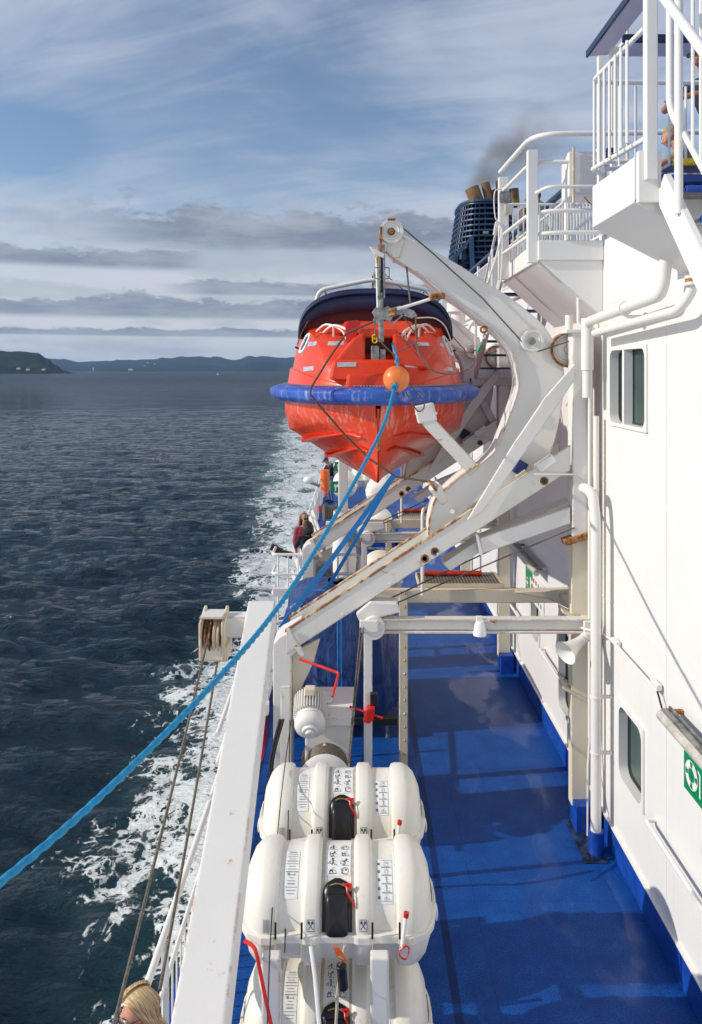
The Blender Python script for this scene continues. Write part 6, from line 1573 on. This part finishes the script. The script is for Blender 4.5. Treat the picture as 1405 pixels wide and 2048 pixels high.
# ------------------------------------------------------------------ people
def caps(b, a, c, r0, r1, n=12):
    a, c = Vector(a), Vector(c); b.ball(a, r0, n, 8); b.ball(c, r1, n, 8)
    if (c - a).length > 1e-4: b.tube([a, c], [r0, r1], n)
    return b
def blob(name, b, m, parent, voxel, smooth=2):
    o = b.build(name, m, parent); q = o.modifiers.new('remesh', 'REMESH'); q.mode = 'VOXEL'; q.voxel_size = voxel; q.use_smooth_shade = True
    if smooth: s_ = o.modifiers.new('smooth', 'SMOOTH'); s_.factor = .6; s_.iterations = smooth
    return o
def person(label, base, yaw, H=1.7, lean=0.0, arms=None, head=(0, 0), skin=M_skin, top=M_shirtblk, legs=M_denim, hair=M_brown, hairlen=0, sleeves=1.0, vox=.012, cap=None, leg_bend=.05, shoes=M_dark, group=None, fingers=True):
    """figure facing local -Y turned by yaw; lean bends the trunk forward; arms = ((elbow, hand), (elbow, hand)) in local metres"""
    base = Vector(base); root = thing('person', label, 'person', base, group)
    k = H / 1.72; Rz = Matrix.Rotation(yaw, 3, 'Z'); Rx = Matrix.Rotation(lean, 3, 'X')
    hip = Vector((0, 0, .90 * k))
    def T(v): return base + Rz @ (Vector(v))
    def U(v): return T(hip + Rx @ Vector(v) * k)           # trunk frame from the hips
    neck = U((0, 0, .52)); hc = (0, -.02, .70)
    Rh = Matrix.Rotation(head[1], 3, 'Z') @ Matrix.Rotation(head[0], 3, 'X')
    hp = U((0, -.020, .565))
    def Hd(v): return hp + Rz @ (Rx @ (Rh @ (Vector(v) * k)))
    body = MB()
    caps(body, U((0, 0, .0)), U((0, 0, .12)), .12 * k, .115 * k); caps(body, U((-.05, 0, .12)), U((-.10, 0, .40)), .09 * k, .085 * k); caps(body, U((.05, 0, .12)), U((.10, 0, .40)), .09 * k, .085 * k)
    caps(body, U((-.165, 0, .43)), U((.165, 0, .43)), .058 * k, .058 * k); caps(body, U((0, .0, .44)), Hd((0, .01, .03)), .056 * k, .052 * k)
    # head: cranium, face, jaw, nose, ears
    body.ball(Hd((0, .01, .15)), .092 * k, 20, 14, (.84, 1.05, 1.05)); caps(body, Hd((0, -.035, .12)), Hd((0, -.05, .055)), .060 * k, .042 * k); caps(body, Hd((0, -.085, .125)), Hd((0, -.108, .095)), .010 * k, .015 * k)
    for s_ in (-1, 1): body.ball(Hd((s_ * .077, .01, .115)), .022 * k, 10, 8, (.45, .8, 1.25)); body.ball(Hd((s_ * .03, -.07, .085)), .026 * k, 10, 8)
    body.tube([Hd((-.022, -.087, .068)), Hd((.022, -.087, .068))], .009 * k, 8)
    sh, tr = MB(), MB()
    for i, s_ in enumerate((-1, 1)):
        S_ = U((s_ * .185, 0, .43))
        if arms: E, Hn = T(Vector(arms[i][0])), T(Vector(arms[i][1]))
        else: E, Hn = U((s_ * .24, .01, .14)), U((s_ * .22, -.10, -.10))
        caps(body, S_, E, .045 * k, .037 * k); caps(body, E, Hn, .037 * k, .024 * k)
        d_ = (Hn - E).normalized(); sd = d_.cross(Vector((0, 0, 1))).normalized(); up = sd.cross(d_)
        caps(body, Hn, Hn + d_ * .055 * k, .026 * k, .030 * k)
        if fingers:
            for j in range(4):
                o_ = Hn + d_ * .07 * k + sd * (.026 - .0175 * j) * k; L = (.034, .042, .039, .030)[j] * k
                m_ = o_ + d_ * L * .8 - up * .010 * k; caps(body, o_, m_, .0092 * k, .0085 * k, 8); caps(body, m_, m_ + d_ * L * .45 - up * .028 * k, .0085 * k, .0075 * k, 8)
            o_ = Hn + d_ * .02 * k + sd * .026 * k * (-s_); m_ = o_ + d_ * .03 * k - sd * .028 * k * s_ - up * .006 * k; caps(body, o_, m_, .012 * k, .010 * k, 8); caps(body, m_, m_ + d_ * .03 * k - up * .012 * k, .010 * k, .008 * k, 8)
        if sleeves: caps(sh, S_, S_.lerp(E, min(1, sleeves)), .062 * k, .052 * k)
        if sleeves > 1: caps(sh, E, E.lerp(Hn, min(1, sleeves - 1)), .050 * k, .036 * k)
        hp_ = T((s_ * .09 * k, 0, .86 * k)); kn_ = T((s_ * .105 * k, -leg_bend, .47 * k)); an = T((s_ * .11 * k, .02, .08))
        caps(body, hp_, kn_, .078 * k, .052 * k); caps(body, kn_, an, .050 * k, .034 * k)
        caps(body, an + Vector((0, 0, -.03)), T((s_ * .12 * k, -.15, .03)), .036, .028)
        caps(tr, hp_, kn_, .094 * k, .068 * k); caps(tr, kn_, an, .064 * k, .052 * k)
        q_ = MB(); caps(q_, an + Vector((0, 0, -.035)), T((s_ * .12 * k, -.16, .035)), .046, .038); blob('shoe', q_, shoes, root, max(vox, .012))
    blob('body', body, skin, root, vox)
    caps(sh, U((0, 0, .02)), U((0, 0, .14)), .138 * k, .128 * k); caps(sh, U((-.05, 0, .12)), U((-.10, 0, .38)), .108 * k, .10 * k); caps(sh, U((.05, 0, .12)), U((.10, 0, .38)), .108 * k, .10 * k); caps(sh, U((-.14, 0, .42)), U((.14, 0, .42)), .070 * k, .070 * k)
    blob('top', sh, top, root, vox)
    caps(tr, U((-.05, 0, .0)), U((.05, 0, .0)), .13 * k, .13 * k); blob('trousers', tr, legs, root, vox)
    if hair is not None:
        h_ = MB(); h_.ball(Hd((0, .026, .160)), .098 * k, 18, 12, (.90, 1.02, .98))
        if hairlen: 
            for j in range(9):
                a = pi * (j / 8) ; x_ = cos(a) * .082; y_ = .03 + sin(a) * .075
                p0 = Hd((x_, y_, .17)); p1 = Hd((x_ * 1.15, y_ + .02, .06)); caps(h_, p0, p1, .034 * k, .036 * k, 8); caps(h_, p1, p1 + Vector((0, 0, -hairlen)) + (p1 - hp) * .15, .036 * k, .024 * k, 8)
        blob('hair', h_, hair, root, max(.010, vox * .8), 1)
    if cap is not None:
        c_ = MB(); c_.ball(Hd((0, .015, .185)), .104 * k, 18, 10, (.9, 1.02, .72)); c_.add([Hd((x, y, .175)) for x, y in ((-.07, -.07), (.07, -.07), (.06, -.16), (0, -.18), (-.06, -.16))] + [Hd((x, y, .187)) for x, y in ((-.07, -.07), (.07, -.07), (.06, -.16), (0, -.18), (-.06, -.16))], [(0, 1, 2, 3, 4), (9, 8, 7, 6, 5), (0, 5, 6, 1), (1, 6, 7, 2), (2, 7, 8, 3), (3, 8, 9, 4), (4, 9, 5, 0)]); c_.build('cap', cap, root)
    root['_h'] = 1
    del root['_h']
    # eyes, brows
    for s_ in (-1, 1):
        MB().ball(Hd((s_ * .031, -.080, .128)), .0115 * k, 10, 8).build('eye', M_signw, root)
        e_ = MB(); e_.ball(Hd((s_ * .031, -.0885, .127)), .0048 * k, 8, 6); e_.tube([Hd((s_ * .016, -.091, .149)), Hd((s_ * .046, -.083, .150))], .0035 * k, 6); e_.build('pupil', M_dkhair, root)
    return root, Hd
def glasses(root, Hd, m=M_black, tint=False, r=.023, fr_=.0022):
    g_ = MB()
    for s_ in (-1, 1):
        n = 16; g_.tube([Hd((s_ * .032 + r * 1.1 * cos(2 * pi * k / n), -.108, .123 + r * .8 * sin(2 * pi * k / n))) for k in range(n)], fr_, 6, closed=True)
        if tint: g_.add([Hd((s_ * .032 + r * 1.1 * cos(2 * pi * k / n), -.108, .123 + r * .8 * sin(2 * pi * k / n))) for k in range(n)], [list(range(n))])
        g_.tube([Hd((s_ * .057, -.108, .128)), Hd((s_ * .080, -.05, .130)), Hd((s_ * .086, .01, .125))], fr_, 6)
    g_.tube([Hd((-.008, -.110, .128)), Hd((.008, -.110, .128))], fr_, 6); g_.build('glasses', m, root)

# blond woman, lower left: only her head shows; strands of hair swept back
bw, H1 = person('woman with long straight blond hair and dark-rimmed glasses at the rail, bottom left', (-1.255, 4.42, -.08), R(-50), 1.555, .05, arms=((( -.26, -.10, 1.12), (-.22, -.34, 1.05)), ((.26, -.10, 1.12), (.22, -.34, 1.05))), head=(.06, 0), hair=M_blond, hairlen=.0, top=M_denim, legs=M_shirtnavy, sleeves=2, vox=.008)
glasses(bw, H1, M_black, False, .026, .0026)
hb2 = MB(); rnd = random.Random(3)
for i in range(2600):
    u_ = rnd.uniform(-1, 1); s_ = 1 if u_ >= 0 else -1; u_ = abs(u_); w_ = rnd.random()
    # from the parting, over the crown, down the side and back
    y0 = lerp(-.072, .11, w_); prf = sqrt(max(.08, 1 - ((y0 - .015) / .118) ** 2)); st = Vector((s_ * .006, y0, .152 + .103 * prf))
    side = Vector((s_ * (.030 + .062 * prf + rnd.uniform(0, .010)), y0 * .8 + .02 + .035 * u_, .19 - .03 * w_))
    low = Vector((s_ * (.088 + rnd.uniform(0, .02)) * (1 - .5 * max(0, w_ - .5)), y0 * .5 + .055 + .02 * u_, .09 - .02 * rnd.random()))
    end = Vector((s_ * (.080 + rnd.uniform(-.03, .02)), .12 + .07 * rnd.random(), -.08 - .20 * rnd.random()))
    j_ = rnd.uniform(-.004, .010)
    pts = [H1(p + Vector((s_ * j_, 0, abs(j_)))) for p in (st, st.lerp(side, .5) + Vector((s_ * .012, 0, .014)), side, low, end)]
    hb2.tube(spline(pts, 3), [.0021] * 13, 4, cap=False)
ho = hb2.build('hair_strands', M_strand, bw); at_ = ho.data.attributes.new('strand', 'FLOAT', 'POINT'); nv_ = len(ho.data.vertices) // 2600
vals = [rnd.random() for i in range(2600)]; at_.data.foreach_set('value', [vals[min(i // nv_, 2599)] for i in range(len(ho.data.vertices))])

mn, _ = person('man in a black cap and t-shirt looking down at the far railing', (-1.02, 29.0, 0), R(-60), 1.78, .15, arms=(((-.24, -.22, 1.12), (-.10, -.42, 1.16)), ((.24, -.22, 1.12), (.08, -.42, 1.16))), head=(.5, 0), cap=M_black, top=M_shirtblk, legs=M_denim, sleeves=.75, vox=.016)
w1, _ = person('woman with dark curly hair in a black hoodie and light jeans at the rail', (-1.10, 16.9, 0), R(200), 1.70, .10, arms=(((-.26, -.12, 1.12), (-.16, -.36, 1.10)), ((.26, -.12, 1.12), (.16, -.36, 1.10))), head=(.15, R(20)), hair=M_dkhair, hairlen=.05, top=M_shirtblk, legs=M_denim, sleeves=2, vox=.014)
q_ = MB(); q_.ball(Vector((-1.10, 16.86, 1.455)), .13, 14, 10, (1, .9, .62)); blob('hood', q_, M_shirtblk, w1, .014)
w2, H2 = person('woman with long light brown hair, sunglasses and coral top behind the hooded one', (-1.28, 17.95, 0), R(25), 1.70, .05, arms=None, hair=plain('light_brown_hair', (.22, .11, .05), .5, 0, .4, 60, .4), hairlen=.14, top=M_pink, legs=M_denim, sleeves=2, vox=.014)
glasses(w2, H2, M_black, True, .026, .004)
bm, H3 = person('bald man in a dark sleeveless top leaning on the barred railing', (3.42, 7.05, TOP - .0), R(-65), 1.72, .42, arms=(((-.24, -.46, 1.05), (.0, -.66, 1.02)), ((.24, -.40, 1.08), (.12, -.66, 1.02))), head=(-.18, 0), skin=M_skin2, hair=None, top=M_shirtnavy, legs=M_denim, sleeves=.25, vox=.009)
glasses(bm, H3, M_black, True, .026, .003)
bl, _ = person('fair haired person in khaki leaning beside the bald man behind the bars', (3.50, 7.6, TOP - .35), R(-110), 1.55, .5, arms=(((-.24, -.44, 1.0), (-.1, -.66, 1.02)), ((.24, -.42, 1.0), (.10, -.68, 1.02))), head=(-.1, 0), skin=M_skin, hair=M_khaki, top=M_khaki, legs=M_denim, sleeves=.6, vox=.010)
c1_, _ = person('woman with long brown hair and mint green top on the upper deck by the funnel', (3.15, 14.1, TOP), R(175), 1.66, .05, hair=M_brown, hairlen=.2, top=M_mint, legs=M_denim, sleeves=.5, vox=.014)
c2_, _ = person('person in a dark top with brown hair beside the woman in mint green', (3.42, 13.9, TOP), R(170), 1.72, .05, hair=M_brown, hairlen=.03, top=M_shirtblk, legs=M_denim, sleeves=.6, vox=.014)
c3_, _ = person('person in a dark cap bending over the upper railing above the side platform', (3.30, 12.1, TOP), R(-80), 1.66, .75, head=(-.2, 0), cap=M_black, hair=M_brown, top=M_mint, legs=M_denim, sleeves=.6, vox=.014)
c4_, H4 = person('fair haired person in sunglasses looking over the upper railing beyond the arm', (3.10, 22.6, TOP), R(-20), 1.74, .05, hair=M_blond, top=M_yellow, legs=M_denim, sleeves=.6, vox=.016)
glasses(c4_, H4, M_black, True, .026, .004)
